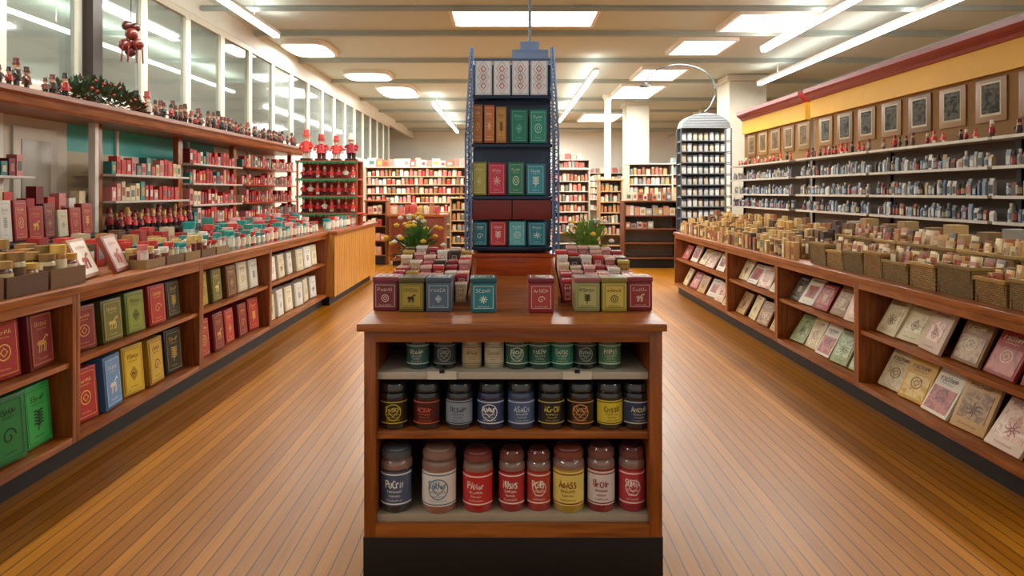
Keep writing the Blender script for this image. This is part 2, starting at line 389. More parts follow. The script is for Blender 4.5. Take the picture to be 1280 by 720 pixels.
def jar(label, loc, r, h, cols, group, v=0, lid='glass', n=4, letter=True):
    """cols: body, label, lettering, lid"""
    key = ('j', round(r, 3), round(h, 3), v, lid)
    if key not in _c:
        b = MB().lathe([(0, 0), (r*.92, 0), (r, .03*h), (r, .68*h), (r, .74*h), (r*.95, .79*h), (r*.8, .82*h), (r*.8, .84*h), (0, .84*h)], 28, mi=[0, 0, 0, 1, 1, 1, 1, 1] if lid == 'glass' else 0).mesh('jar_body', [BASE, CLEAR], smooth=True)
        if lid == 'glass': l = MB().lathe([(r*.88, .825*h), (r*.95, .84*h), (r*.97, .88*h), (r*.95, .94*h), (r*.82, .965*h), (r*.8, .985*h), (r*.72, h), (0, h)], 24)
        else: l = MB().lathe([(r*.9, .82*h), (r*.93, .83*h), (r*.93, .98*h), (r*.88, h), (0, h)], 24)
        l = l.mesh('jar_lid', BASE, smooth=True)
        lb = MB().wrap(r*1.012, 1.2, .12*h, .65*h, 14).mesh('jar_label', BASE, smooth=True)
        t = scrib(MB(), 0, .46*h, r*1.15, h*.12, 5, v*17+3, cyl(r*1.025))
        scrib(t, 0, .35*h, r*.9, h*.045, 8, v*5+1, cyl(r*1.025)); scrib(t, 0, .28*h, r*.7, h*.035, 8, v*5+2, cyl(r*1.025)); scrib(t, 0, .21*h, r*1.0, h*.03, 10, v*5+9, cyl(r*1.025))
        t.wrap(r*1.022, 1.2, .14*h, .16*h, 12).wrap(r*1.022, 1.2, .6*h, .62*h, 12)
        if v % 3 == 1: swirl(t, 0, .39*h, r*.62, 2, cyl(r*1.027), r*.06)
        t = t.mesh('jar_lettering', BASE)
        _c[key] = (b, l, lb, t)
    b, l, lb, lt = _c[key]
    t = T('candle_jar', label, 'jar', loc, (0, 0, rnd.uniform(-.12, .12)), group)
    O('body', b, t, mat=pm(cols[0], .08, coat=1)); O('lid', l, t, mat=pm(cols[3], .1, coat=1))
    p = O('paper_label', lb, t, mat=pm(cols[1], .3, coat=.3)); O('lettering', lt, p, mat=pm(cols[2], .5))
def candle(label, loc, w, h, cols, group, v=0):
    key = ('c', round(w, 3), round(h, 3), v)
    if key not in _c:
        a = w/2
        b = MB().box(-a, a, -a, a, 0, h*.86).mesh('box_body', BASE, .006*w/.1)
        l = MB().box(-a-.002, a+.002, -a-.002, a+.002, h*.86, h).mesh('box_lid', BASE, .004)
        p = MB().box(-a+.007, a-.007, -a-.0015, -a+.001, h*.1, h*.8).mesh('box_panel', BASE)
        f = flat(-a-.0025)
        t = scrib(MB(), 0, h*.64, w*.58, h*.1, 5, v*11+2, f); swirl(t, 0, h*.38, w*.15, v+2, f, w*.03); scrib(t, 0, h*.18, w*.5, h*.045, 7, v+2, f)
        frame2(t, -a+.013, a-.013, h*.13, h*.77, .0018, f)
        tl = swirl(MB(), 0, 0, w*.26, v+3, lambda u, z: (u, z, h+.0012), w*.05)
        frame2(tl, -a*.8, a*.8, -a*.8, a*.8, .004, lambda u, z: (u, z, h+.0012))
        _c[key] = (b, l, p, t.mesh('box_lettering', BASE), tl.mesh('lid_print', BASE))
    b, l, p, lt, tl = _c[key]
    t = T('candle_box', label, 'candle box', loc, (0, 0, rnd.uniform(-.06, .06)), group)
    O('body', b, t, mat=paper(cols[0])); li = O('lid', l, t, mat=paper(cols[3])); O('lid_print', tl, li, mat=paper(cols[2]))
    q = O('front_panel', p, t, mat=paper(cols[1])); O('lettering', lt, q, mat=paper(cols[2]))

PICR = pic('print_red', ['#5a1512', '#942f26', '#b8604a', '#a03a2a'])
PICC = pic('print_cream', ['#b39c70', '#d5c59c', '#e6dab8', '#c4aa78'])
PICG = pic('print_green', ['#5d7048', '#94a67a', '#c2c89c', '#7c9062'])
PICY = pic('print_yellow', ['#a87a28', '#d3a53c', '#e6c878', '#b5702a'])
PICP = pic('print_pink', ['#a8604e', '#d6a890', '#ead4c0', '#c08a74'])
PICB = pic('print_brown', ['#5a3820', '#8f6840', '#b8966a', '#74502e'])
PICD = pic('print_dark', ['#1c1814', '#3c342c', '#7a6c54', '#2a322e'])
def packet(label, loc, rz, w, h, colname, group, tilt, v=0):
    body, pc, ink = {'red': ('#9a3026', PICR, '#ecd8b4'), 'cream': ('#d4c498', PICC, '#7a3a1e'), 'pale green': ('#a6b280', PICG, '#33401f'), 'yellow': ('#c89c3c', PICY, '#5a2a10'),
                     'pink': ('#d8bea6', PICP, '#8a2a20'), 'brown': ('#8d6438', PICB, '#e2cfa4'), 'dark': ('#3a322b', PICD, '#e0d6bc'), 'white': ('#e0d8c4', PICR, '#3a3a3a'), 'tan': ('#c09a64', PICB, '#40260f')}[colname]
    key = ('p', v % 4)
    if key not in _c:
        W, H = .2, .28
        b = MB().box(-W/2, W/2, 0, .022, 0, H).mesh('packet_body', BASE, .004)
        if v % 4 == 1: p = MB().box(-W/2+.015, W/2-.015, -.002, .001, .02, H*.6)
        elif v % 4 == 2: p = MB().box(-W/2+.04, W/2-.04, -.002, .001, .07, H-.08)
        else: p = MB().box(-W/2+.022, W/2-.022, -.002, .001, .06, H-.055)
        t = scrib(MB(), 0, H-.03 if v % 4 != 1 else H*.8, .13, .022 if v % 4 != 1 else .032, 7, v+40, flat(-.003))
        scrib(t, 0, .03 if v % 4 != 1 else H*.7, .1, .011, 9, v+7, flat(-.003))
        swirl(t, 0, H*.42, .04, (1, 2, 4, 5)[v % 4], flat(-.0032), .005)
        _c[key] = (b, p.mesh('packet_picture', BASE), t.mesh('packet_title', BASE))
    b, p, ti = _c[key]
    t = T('picture_packet', label, 'picture packet', (loc[0], loc[1], loc[2]+.022*sin(tilt)+.001), (-tilt, 0, rz), group, (w/.2, 1, h/.28))
    O('body', b, t, mat=paper(body)); O('picture', p, t, mat=pc); O('title', ti, t, mat=paper(ink))
# small single pieces
SB = MB().box(-.5, .5, 0, 1, 0, 1).box(-.3, .3, -.03, .0, .25, .7, 1).mesh('small_box', [BASE, LABM])
PKT = MB().box(-.5, .5, 0, 1, 0, .82).box(-.5, .5, .3, .7, .82, 1).box(-.4, .4, -.05, .0, .12, .62, 1).mesh('small_packet', [BASE, LABB])
TIN = MB().lathe([(0,0),(.48,0),(.5,.03),(.5,.8),(.46,.84),(.46,.97),(.42,1),(0,1)], 12, (0,.5,0), mi=[0,0,0,0,1,1,1]).mesh('small_tin', [BASE, LABM], smooth=True)
def bottle_mesh(k):
    if k == 0: return (MB().lathe([(0,0),(.03,0),(.032,.01),(.032,.095),(.014,.115),(.012,.125),(0,.125)], 10).mesh('bottle_body', BASE, smooth=True), MB().lathe([(.014,.118),(.016,.12),(.016,.15),(0,.15)], 10).mesh('bottle_cap', BASE, smooth=True))
    return (MB().lathe([(0,0),(.035,0),(.036,.01),(.036,.085),(.03,.095),(0,.095)], 10).mesh('jar_body', BASE, smooth=True), MB().lathe([(.033,.09),(.037,.092),(.037,.118),(0,.118)], 10).mesh('jar_cap', BASE, smooth=True))
BOT = [bottle_mesh(0), bottle_mesh(1)]
BLB = MB().wrap(.0335, 1.4, .02, .075, 6).mesh('bottle_label', BASE, smooth=True)
BLB2 = MB().wrap(.0375, 1.4, .02, .075, 6).mesh('bottle_label', BASE, smooth=True)
def bottle(label, loc, rz, cols, group, k=0, s=1.0, parts=True, hz=1.0):
    bm_, cm = BOT[k]
    t = T('bottle' if k == 0 else 'small_jar', label, 'bottle' if k == 0 else 'jar', loc, (0, 0, rz), group, (s, s, s*rnd.uniform(.92, 1.1)*hz))
    O('body', bm_, t, mat=pm(cols[0], .2, coat=.4)); O('cap', cm, t, mat=pm(cols[1], .35))
    if parts: O('paper_label', BLB if k == 0 else BLB2, t, mat=paper(cols[2]))
def sbox(name, label, cat, loc, rz, dims, col, group, me=None):
    o = O(name, me or SB, None, loc, (0, 0, rz), paper(col), dims); return tag(o, label, cat, group)
# figurine
FG = {
 'base': MB().box(-.03, .03, -.025, .025, 0, .015).mesh('figurine_base', BASE, .003),
 'legs': MB().lathe([(0,.015),(.011,.015),(.012,.06),(0,.06)], 8, (-.012,0,0)).lathe([(0,.015),(.011,.015),(.012,.06),(0,.06)], 8, (.012,0,0)).mesh('figurine_legs', BASE, smooth=True),
 'coat': MB().lathe([(0,.055),(.03,.055),(.026,.075),(.024,.1),(.022,.115),(.01,.122),(0,.122)], 12).tube([(-.022,0,.113),(-.036,-.004,.09),(-.032,-.018,.075)], .008).tube([(.022,0,.113),(.036,-.004,.09),(.032,-.018,.075)], .008).mesh('figurine_coat', BASE, smooth=True),
 'head': MB().lathe([(0,.12),(.012,.124),(.017,.136),(.016,.15),(.0,.156)], 12).lathe([(0,.116),(.012,.122),(.013,.132),(0,.134)], 8, (0,-.008,0), 1).mesh('figurine_head', [pm('#c89674', .5), pm('#d8d0c0', .5)], smooth=True),
 'hat': MB().lathe([(.02,.148),(.021,.156),(.016,.165),(.016,.19),(.0,.196)], 12).mesh('figurine_hat', BASE, smooth=True)}
def figurine(label, loc, rz, cols, group, s=1.0):
    t = T('figurine', label, 'figurine', loc, (0, 0, rz), group, (s*1.1, s*1.1, s*rnd.uniform(.8, 1.05)))
    O('base', FG['base'], t, mat=pm('#3b2414')); O('legs', FG['legs'], t, mat=pm(cols[1], .4)); O('coat', FG['coat'], t, mat=pm(cols[0], .4)); O('head', FG['head'], t); O('hat', FG['hat'], t, mat=pm(cols[2], .4))

# ---------------------------------------------------------------- central island
IX0, IX1, IY0, IY1 = -.545, .584, 2.42, 4.15
isl = T('display_island', 'orange brown wooden island cabinet in the aisle centre with open jar shelves', 'display cabinet', (0, 0, 0))
O('top', MB().box(IX0-.022, IX1+.012, IY0-.03, IY1+.02, .977, 1.007).mesh('island_top', WX, .006), isl)
for x0, x1 in ((IX0, IX0+.045), (IX1-.048, IX1)):
    O('side_panel', MB().box(x0, x1, IY0, IY1, .193, .977).mesh('island_side', WZ, .003), isl)
O('apron', MB().box(IX0+.045, IX1-.048, IY0, IY0+.03, .932, .977).mesh('island_apron', WX, .002), isl)
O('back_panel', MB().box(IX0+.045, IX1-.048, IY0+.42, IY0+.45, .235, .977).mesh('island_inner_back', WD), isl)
O('back_panel', MB().box(IX0+.045, IX1-.048, IY1-.03, IY1, .193, .977).mesh('island_back', WX), isl)
O('shelf', MB().box(IX0+.045, IX1-.048, IY0+.025, IY0+.42, .784, .812).mesh('shelf_white', pm('#b5ab98', .45), .003), isl)
O('shelf', MB().box(IX0+.045, IX1-.048, IY0+.012, IY0+.42, .562, .59).mesh('shelf_wood', WX, .003), isl)
O('shelf', MB().box(IX0+.045, IX1-.048, IY0+.018, IY0+.42, .243, .272).mesh('shelf_low', pm('#a3937c', .45), .003), isl)
O('bottom_rail', MB().box(IX0+.045, IX1-.048, IY0, IY0+.018, .193, .243).mesh('island_rail', WX), isl)
O('toe_kick', MB().box(IX0-.004, IX1+.004, IY0+.005, IY1-.005, 0, .193).mesh('island_kick', BLACK, .003), isl)
for i, px in enumerate((552, 722)):
    t = T('price_card', 'small blank pale price card on island top shelf edge, %s' % ('left one' if i == 0 else 'right one'), 'price card', ((px-635)/330, IY0+.022, .786), group='price cards on the island')
    O('card', MB().box(-.055, .055, -.004, 0, 0, .03).mesh('card', pm('#cfc8b4')), t); O('clip', MB().box(-.01, .01, -.006, .003, .024, .036).mesh('clip', DKM), t)
r1 = [(524,'dark teal','#1d3a3c','#2f5a55','#cfd8c8','#142226'),(557,'charcoal','#17181a','#2a3236','#8a948e','#101112'),(590,'beige','#9c8a68','#b9a57c','#6a5334','#3a2c1c'),(618,'pale cream','#a8a084','#c8bf9e','#7a6a48','#3a3426'),
      (646,'green glass','#1f3d33','#28604c','#cfe0c8','#152a24'),(674,'deep green','#173a30','#1f5a48','#b9d4bd','#10201c'),(702,'bright teal green','#1f5a48','#2f7f62','#d6e4cf','#1b3a30'),(730,'black','#101214','#1d2c28','#8fa69a','#0c0d0e'),(760,'sage green','#33503c','#4f7f5a','#d9dfc0','#1c2a20')]
for i, c in enumerate(r1):
    jar('%s candle jar on the island top shelf, %s' % (c[1], fl(i, 9)), ((c[0]-635)/314, 2.525, .812), .046 if i not in (2, 3) else .04, .15 if i not in (2, 3) else .138, c[2:], 'candle jars on the island top shelf', i, 'flat')
r2 = [(494,'black with yellow label','#1a1a1a','#2a2612','#d9b93c'),(535,'black with red label','#1c1818','#4a1512','#d86a4a'),(575,'grey banded dark','#20242e','#8a95a2','#20242c'),(614,'navy with white lettering','#1b2744','#2c3f66','#f0f0ea'),
      (651,'slate blue patterned','#2c3e58','#4a6082','#d3dce6'),(688,'black with gold round mark','#16171a','#1e1f22','#d9c868'),(725,'black with orange lettering','#181412','#241c16','#d99a5a'),(760,'yellow labelled','#2a2a22','#d9c03a','#4a3a14'),(793,'dark blue labelled','#10141c','#23385a','#d9d9b0')]
for i, c in enumerate(r2):
    jar('%s candle jar on the island middle shelf, %s' % (c[1], fl(i, 9)), ((c[0]-635)/318, 2.50, .59), .054, .172, (c[2], c[3], c[4], '#1f2022'), 'candle jars on the island middle shelf', i+10, 'flat')
r3 = [(497,.06,'dark grey blue','#2c323c','#4c5a74','#f0f0ea','#50565c'),(550,.066,'large pale pink','#9a6a58','#e4dccf','#5a7a98','#8a6a5c'),(598,.058,'bright red','#b02024','#c22a2c','#f6dccc','#7a3c38'),(640,.05,'red with white text','#961e22','#b43034','#f6ecdf','#73443c'),
      (673,.046,'slim brick red','#a42a26','#b83c32','#f6e2cc','#734038'),(710,.06,'yellow waxed','#b49436','#e4cc68','#8a2a20','#7a4034'),(750,.053,'crimson with white label','#86181f','#dccfc6','#961c24','#7a4a44'),(788,.05,'rose red','#9a2230','#bc3a44','#f6dcd4','#6a3a3a')]
for i, c in enumerate(r3):
    jar('%s tall candle jar on the island bottom shelf, %s' % (c[2], fl(i, 8)), ((c[0]-635)/317, 2.505, .272), c[1]*1.04, .242 if i not in (2, 3, 4) else .228, c[3:], 'tall candle jars on the island bottom shelf', i+30, 'glass', 4)
# candle boxes on the island top
fr = [(-.505,2.70,'maroon','#6e2430','#7f323a','#e0c4ac','#8d3a42'),(-.397,2.68,'gold fronted olive','#6c6428','#b59c3c','#3a2a10','#5a4a20'),(-.285,2.68,'grey blue','#4a5a68','#5a6a7a','#d8dcd8','#44525e'),(-.102,2.66,'teal','#1f6a72','#28838c','#e4ead4','#1f5a62'),
      (.135,2.66,'brick red','#8e2830','#a83c3a','#f4dcc8','#6e2228'),(.325,2.68,'pale olive','#8d8a52','#b5ae6a','#3a3a1c','#9a5a52'),(.437,2.68,'mustard yellow','#aa9a38','#d4ba52','#4a3a12','#8a7a34'),(.545,2.70,'dark red','#7a202a','#9a3032','#eccbb0','#8a3236')]
for i, c in enumerate(fr):
    candle('%s candle box in the front row on the island top, %s' % (c[2], fl(i, 8)), (c[0], c[1], 1.008), .104, .14, c[3:], 'candle boxes in front row on island', i)
cc = [('pink','#a86466','#d58e88','#a83a3a','#e4b8ac'),('wine red','#7a2430','#9a343c','#f4e0d4','#b03a42'),('cream','#c5a880','#e0cca4','#b03a30','#f0e4cc'),('bright red','#a42c2c','#c03a34','#faeade','#cc4038'),('white','#d4c8b8','#e8dfd0','#b83a38','#f4eee2'),('dark','#2c2624','#40342e','#e0c8a0','#4a3a34'),('gold','#8a6a24','#c09a3c','#4a2a10','#c8a448')]
q = random.Random(77)
for side, cx in (('left', -.345), ('right', .40)):
    t = T('stepped_tray', 'stepped wooden tray of little candle boxes on the %s of the island' % side, 'tray', (cx, 2.765, 1.008), group='stepped trays on the island top')
    for r in range(7): O('step', MB().box(-.172, .172, r*.066, (r+1)*.066, 0, .012+r*.017).mesh('tray_step', WX), t)
    for s in (-1, 1): O('side_board', MB().prism_x([(0, 0), (.462, 0), (.462, .16), (0, .045)], s*.172-(.0 if s > 0 else .012), s*.172+(.012 if s > 0 else 0)).mesh('tray_side', WX), t)
    for r in range(7):
        for k in range(6):
            c = cc[q.choice((0, 0, 1, 2, 3, 3, 4, 4, 1, 5, 6))]
            candle('%s little candle box, %s stepped tray, %s row from front, %s' % (c[0], side, ('first','second','third','fourth','fifth','sixth','seventh')[r], fl(k, 6)), (cx-.14+k*.056, 2.765+.033+r*.066, 1.0085+.0125+r*.017), .047, q.choice((.085, .1, .11)), c[1:], 'little candle boxes in %s stepped tray' % side, r % 3)
# flower pots
def flowers(x, y, lab, seed, cols, leaf, nf):
    q = random.Random(seed); t = T('flower_pot', lab, 'potted plant', (x, y, 1.008), scale=(1.05, .9, 1.3))
    O('pot', MB().lathe([(0,0),(.045,0),(.06,.09),(.065,.09),(.065,.105),(.055,.105),(.05,.085),(0,.085)], 18).mesh('pot', pm('#5a3a2a', .6), smooth=True), t)
    lf = MB(); fl_ = [MB() for _ in cols]
    for i in range(280):
        a = q.uniform(0, 2*pi); el = q.uniform(-.1, 1.45); d = Vector((cos(a)*cos(el), sin(a)*cos(el), sin(el))); p = Vector((0, 0, .12))+d*q.uniform(.03, .12)
        u = d.cross(Vector((q.uniform(-.4, .4), .2, 1))).normalized()*.011; v = (d+Vector((q.uniform(-.5, .5), 0, q.uniform(-.5, .2)))).normalized()*q.uniform(.035, .065)
        lf.face([p, p+u+v*.4, p+v, p-u+v*.4])
    for i in range(nf):
        a = q.uniform(0, 2*pi); el = q.uniform(.2, 1.4); d = Vector((cos(a)*cos(el), sin(a)*cos(el), sin(el))); p = Vector((0, 0, .12))+d*q.uniform(.13, .17)
        fl_[i % len(cols)].lathe([(0,0),(.012,.003),(.016,.01),(.008,.014),(0,.018)], 8, p)
    O('foliage', lf.mesh('foliage', pm(leaf, .5, rand=.1)), t)
    for m, c in zip(fl_, cols): O('blossoms', m.mesh('blossoms', pm(c, .5), smooth=True), t)
flowers(-.49, 3.38, 'small leafy pot of yellow and white flowers left of the central tower', 3, ('#e8b834', '#f0ebdc', '#e8b834'), '#55823a', 30)
flowers(.42, 3.40, 'small leafy pot with sparse yellow and white flowers right of the tower', 8, ('#e8b834', '#f0ebdc'), '#729438', 18)

# ---------------------------------------------------------------- tower on the island
TX, TY = .024, 3.80
tw = T('display_tower', 'tall blue lattice tower with stocked shelves on the island', 'display rack', (TX, TY, 1.007))
W2 = .245; D2 = .30
O('base', MB().box(-W2, W2, -.02, D2+.02, 0, .11).box(-W2-.012, W2+.012, -.03, D2+.03, .11, .128).mesh('tower_base', WR, .003), tw)
lv = [.148, .45, .76, 1.05]
for z in lv: O('shelf', MB().box(-W2+.006, W2-.006, 0, D2, z, z+.018).mesh('tower_shelf', BLUED, .002), tw)
for x0, x1 in ((-W2+.006, -.003), (.003, W2-.006)): O('drawer_front', MB().box(x0, x1, 0, .28, .33, .445).mesh('tower_drawer', pm('#74231a', .35), .003), tw)
O('back_panel', MB().box(-W2+.006, W2-.006, .16, .168, .128, 1.28).mesh('tower_back', pm('#34465f', .12, .1)), tw)
for s in (-1, 1):
    m = MB()
    for y in (-.004, D2+.004):
        pts = [(s*(W2+.03-(.03*max(0, t-8)/6)), y, .12+t*.088) for t in range(15)]
        m.tube(pts, .007, 6)
        pin = [(s*(W2-.002-(.012*max(0, t-8)/6)), y, .12+t*.088) for t in range(15)]
        m.tube(pin, .006, 6)
        for t in range(14):
            for h in (0, .5):
                a = Vector(pts[t]).lerp(Vector(pts[t+1]), h); b = Vector(pin[t]).lerp(Vector(pin[t+1]), h+.25)
                m.tube([a, b], .0035, 4); m.tube([b, Vector(pts[t]).lerp(Vector(pts[t+1]), h+.5)], .0035, 4)
    for t in range(8): m.tube([(s*W2, 0, .2+t*.15), (s*W2, D2, .2+t*.15)], .0035, 4)
    O('lattice_side', m.mesh('lattice', BLUEM, smooth=True), tw)
m = MB()
m.tube([(-.235, 0, 1.28), (.235, 0, 1.28), (.235, D2, 1.28), (-.235, D2, 1.28), (-.235, 0, 1.28)], .006, 6)
O('top_frame', m.mesh('topframe', BLUEM, smooth=True), tw)
CAPM = glassm('blue_glass', '#b0d0f4', .22, '#a4c4ee', .5)
O('cap_block', MB().box(.0, .215, .02, .2, 1.288, 1.345).mesh('cap1', CAPM, .004), tw)
O('cap_block', MB().box(.05, .165, .05, .17, 1.346, 1.40).mesh('cap2', CAPM, .004), tw)
O('hanging_rod', MB().lathe([(0,1.40),(.018,1.40),(.009,1.43),(.009,2.99),(0,2.99)], 10, (.11, .12, 0)).mesh('rod', pm('#8d97a4', .3, .3), smooth=True), tw)
def tbook(lab, px0, px1, z, h, cols, v, d=.08, tilt=.05):
    w = (px1-px0)/211
    book(lab, (((px0+px1)/2-635)/211, TY+.012, 1.007+z+.018+.001), 0, cols, (w, h, d), 'goods on the central tower', tilt, v)
tbook('dark teal box on the tower lowest shelf, leftmost', 590, 609, lv[0], .145, ('#1c525c','#267080','#e8ecdc'), 0)
tbook('red box on the tower lowest shelf, second from left', 612, 633, lv[0], .15, ('#a8282f','#c03c44','#f6e0d0'), 1)
tbook('pale teal box on tower lowest shelf, third from left', 636, 657, lv[0], .15, ('#3f989f','#62b6bc','#f0f2e0'), 2)
tbook('deep teal box on tower lowest shelf, rightmost', 660, 683, lv[0], .145, ('#1c6878','#288898','#e8ecdc'), 5)
tbook('olive box on the tower second shelf, leftmost', 590, 608, lv[1], .2, ('#8a8438','#b0a650','#f2e8b8'), 4)
tbook('maroon box on the tower second shelf, second from left', 610, 632, lv[1], .195, ('#a82840','#c83c52','#f6d4c4'), 5)
tbook('forest green box on tower second shelf, third from left', 635, 655, lv[1], .2, ('#2a6450','#388468','#e4ecc8'), 2)
tbook('blue green box on tower second shelf, rightmost', 658, 682, lv[1], .19, ('#2a7484','#3a93a2','#ecf0e0'), 1)
tbook('brown gilt book on the tower third shelf, leftmost', 591, 603, lv[2], .235, ('#8a5430','#b0703e','#f0cc84'), 0, .1, .03)
tbook('rust book on the tower third shelf, second from left', 605, 618, lv[2], .23, ('#b05a32','#c87848','#f6e0ac'), 5, .1, .06)
tbook('amber book on the tower third shelf, third from left', 620, 633, lv[2], .22, ('#a8743a','#c49450','#5a2a14'), 1, .1, .05)
tbook('dark green box on the tower third shelf, fourth from left', 638, 660, lv[2], .21, ('#1d584c','#287e6c','#8fdcc4'), 4, .1, .03)
tbook('sea green box on the tower third shelf, rightmost', 662, 684, lv[2], .205, ('#258072','#349a88','#cff0e0'), 2, .1, .03)
XB = MB().box(-.05, .05, 0, .1, 0, .21).mesh('gift_body', pm('#fbfbfb', .5), .004)
xp = MB(); xr = MB()
for zc in (.055, .105, .155):
    xp.ribbon([(-.034, zc), (0, zc+.045), (.034, zc), (0, zc-.045), (-.034, zc)], .0028, flat(-.002))
    xr.ribbon([(-.015, zc), (0, zc+.02), (.015, zc), (0, zc-.02), (-.015, zc)], .006, flat(-.0024))
frame2(xp, -.046, .046, .006, .204, .0025, flat(-.0018))
xp = xp.mesh('diamond_pattern', pm('#8fa6cc', .5)); xr = xr.mesh('red_marks', pm('#c86a64', .5))
for i, x in enumerate((-.17, -.06, .05, .16)):
    t = T('gift_box', 'white box with blue and red diamond pattern on the tower top shelf, %s' % fl(i, 4), 'gift box', (TX+x, TY+.002, 1.007+1.05+.019), (0, 0, 0), 'patterned boxes on the tower top')
    O('body', XB, t); O('diamond_pattern', xp, t); O('red_marks', xr, t)

# ---------------------------------------------------------------- counters
def cabinet_bay(name, lab, side, xf, y0, y1, top, depth, mid, mouth=.8):
    """local: X along the width, front at local -Y"""
    w = y1-y0; rz = R(90) if side == 'l' else R(-90)
    t = T(name, lab, 'shelf cabinet', (xf, (y0+y1)/2, 0), (0, 0, rz), 'open shelf cabinets along the %s counter' % ('left' if side == 'l' else 'right'))
    a = w/2
    for s in (-1, 1):
        O('side_panel', MB().box(s*a-(.032 if s > 0 else 0), s*a+(.032 if s < 0 else 0), 0, depth, .12, top-.04).mesh('cab_side', WZ, .003), t)
    i = a-.032
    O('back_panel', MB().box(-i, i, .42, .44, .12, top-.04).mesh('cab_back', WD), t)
    O('shelf', MB().box(-i, i, .012, .42, mid-.03, mid).mesh('cab_shelf', WX, .003), t)
    O('shelf', MB().box(-i, i, 0, .42, .12, .16).mesh('cab_bottom', WX, .003), t)
    O('top_rail', MB().box(-i, i, .0, .03, top-.09, top-.04).mesh('cab_rail', WX, .002), t)
    O('toe_kick', MB().box(-a, a, .06, depth-.02, 0, .12).mesh('cab_kick', BLACK), t)
    return t
LX, LTOP = -2.38, .98; RXF, RTOP = 2.47, .907
BN = ['nearest', 'second', 'third', 'farthest']
LB = [(2.15, 3.53), (3.53, 4.97), (4.97, 6.42), (6.42, 8.4)]
RB = [(2.75, 4.54), (4.54, 5.9), (5.9, 7.24), (7.24, 9.5)]
for i, (a, b) in enumerate(LB): cabinet_bay('shelf_cabinet', '%s open wooden shelf cabinet under the left counter' % BN[i], 'l', LX, a, b, LTOP, .92, .57)
for i, (a, b) in enumerate(RB): cabinet_bay('shelf_cabinet', '%s open wooden shelf cabinet under the right counter' % BN[i], 'r', RXF, a, b, RTOP, 1.2, .53)
tag(O('counter_top', MB().box(LX-.94, LX+.02, LB[0][0]-.02, LB[-1][1], LTOP-.04, LTOP).mesh('lt', wood('oak_top_left', '#763a10', '#ae6428', 1), .006)), 'long orange brown wooden counter top along the left aisle', 'counter top')
tag(O('counter_top', MB().box(RXF-.02, RXF+1.22, RB[0][0]-.02, RB[-1][1], RTOP-.04, RTOP).mesh('rt', wood('oak_top_right', '#763a10', '#ae6428', 1), .006)), 'long orange brown wooden counter top along the right aisle', 'counter top')
# left books
CB = {'dark red': ('#6a1518','#7d1c1f','#d8a04a'), 'red': ('#9a1c1e','#ad2a28','#e8c060'), 'olive': ('#56541f','#6d6a28','#e0c870'), 'moss green': ('#5f7028','#8d9a38','#2a2a10'), 'black': ('#1f1f1c','#2c2c24','#c8a848'),
      'blue': ('#3f6a98','#5f8cb8','#f0e8d8'), 'yellow': ('#b89420','#d8b430','#5a2a10'), 'golden yellow': ('#a8821c','#cca42c','#4a1a10'), 'bright green': ('#1f8a3c','#2fa04a','#0f2a14'), 'deep green': ('#125a28','#1c7a38','#0a2410'),
      'brown': ('#5f3a1c','#744a24','#e0c890'), 'cream': ('#d0c6a6','#dcd4b6','#8a7a58'), 'white': ('#d8d6c8','#e2e0d4','#8a867a'), 'mustard': ('#9a8226','#b2982e','#3a2a10')}
LROWS = [
 (0, 'upper', ['dark red','red','dark red'], [2.90,3.13,3.36], .2, .30),
 (0, 'lower', ['bright green','deep green','bright green'], [2.90,3.13,3.36], .205, .33),
 (1, 'upper', ['dark red','olive','moss green','red','black'], [3.72,3.96,4.2,4.46,4.72], .2, .27),
 (1, 'lower', ['red','blue','yellow','golden yellow','black'], [3.72,3.96,4.22,4.47,4.73], .2, .32),
 (2, 'upper', ['mustard','olive','brown','cream','white'], [5.16,5.41,5.67,5.94,6.2], .21, .27),
 (2, 'lower', ['red','dark red','red','dark red','red'], [5.16,5.41,5.67,5.94,6.2], .2, .3),
 (3, 'upper', ['white','cream','white','cream','white','cream'], [6.62,6.9,7.2,7.5,7.8,8.1], .22, .25),
 (3, 'lower', ['cream','white','cream','white','cream','white'], [6.62,6.9,7.2,7.5,7.8,8.1], .22, .27)]
bv = 0
for b, sh, cs, ys, w, h in LROWS:
    z = .57 if sh == 'upper' else .16
    for i, (c, y) in enumerate(zip(cs, ys)):
        bv += 1
        book('%s boxed book, %s on %s shelf of %s left cabinet' % (c, fl(i, len(cs)), sh, BN[b]), (LX-.05-rnd.uniform(0, .03), y, z+.001), R(90)+rnd.uniform(-.12, .12), CB[c], (w, h*rnd.uniform(.95, 1.03), .13), 'boxed books on %s shelf of %s left cabinet' % (sh, BN[b]), .08, (bv*7+bv//5) % 12)
# right packets (left to right in view = far to near)
RROWS = [
 (0, 'upper', ['cream','cream','pink','brown','red','red'], [4.34,4.11,3.87,3.6,3.34,3.08], .23, .26),
 (0, 'lower', ['cream','yellow','white','tan','pink','red'], [4.34,4.09,3.84,3.57,3.3,3.04], .24, .28),
 (1, 'upper', ['dark','white','red','brown','pink'], [5.71,5.48,5.23,4.98,4.73], .21, .24),
 (1, 'lower', ['pale green','cream','white','pale green','pale green'], [5.7,5.46,5.22,4.97,4.73], .21, .27),
 (2, 'upper', ['cream','white','pink','cream'], [7.04,6.73,6.42,6.1], .24, .24),
 (2, 'lower', ['tan','cream','brown','tan'], [7.04,6.73,6.42,6.1], .24, .26),
 (3, 'upper', ['red','white','cream','pink','white','cream'], [9.2,8.85,8.5,8.15,7.8,7.45], .25, .23),
 (3, 'lower', ['cream','red','tan','white','pink','tan'], [9.2,8.85,8.5,8.15,7.8,7.45], .25, .25)]
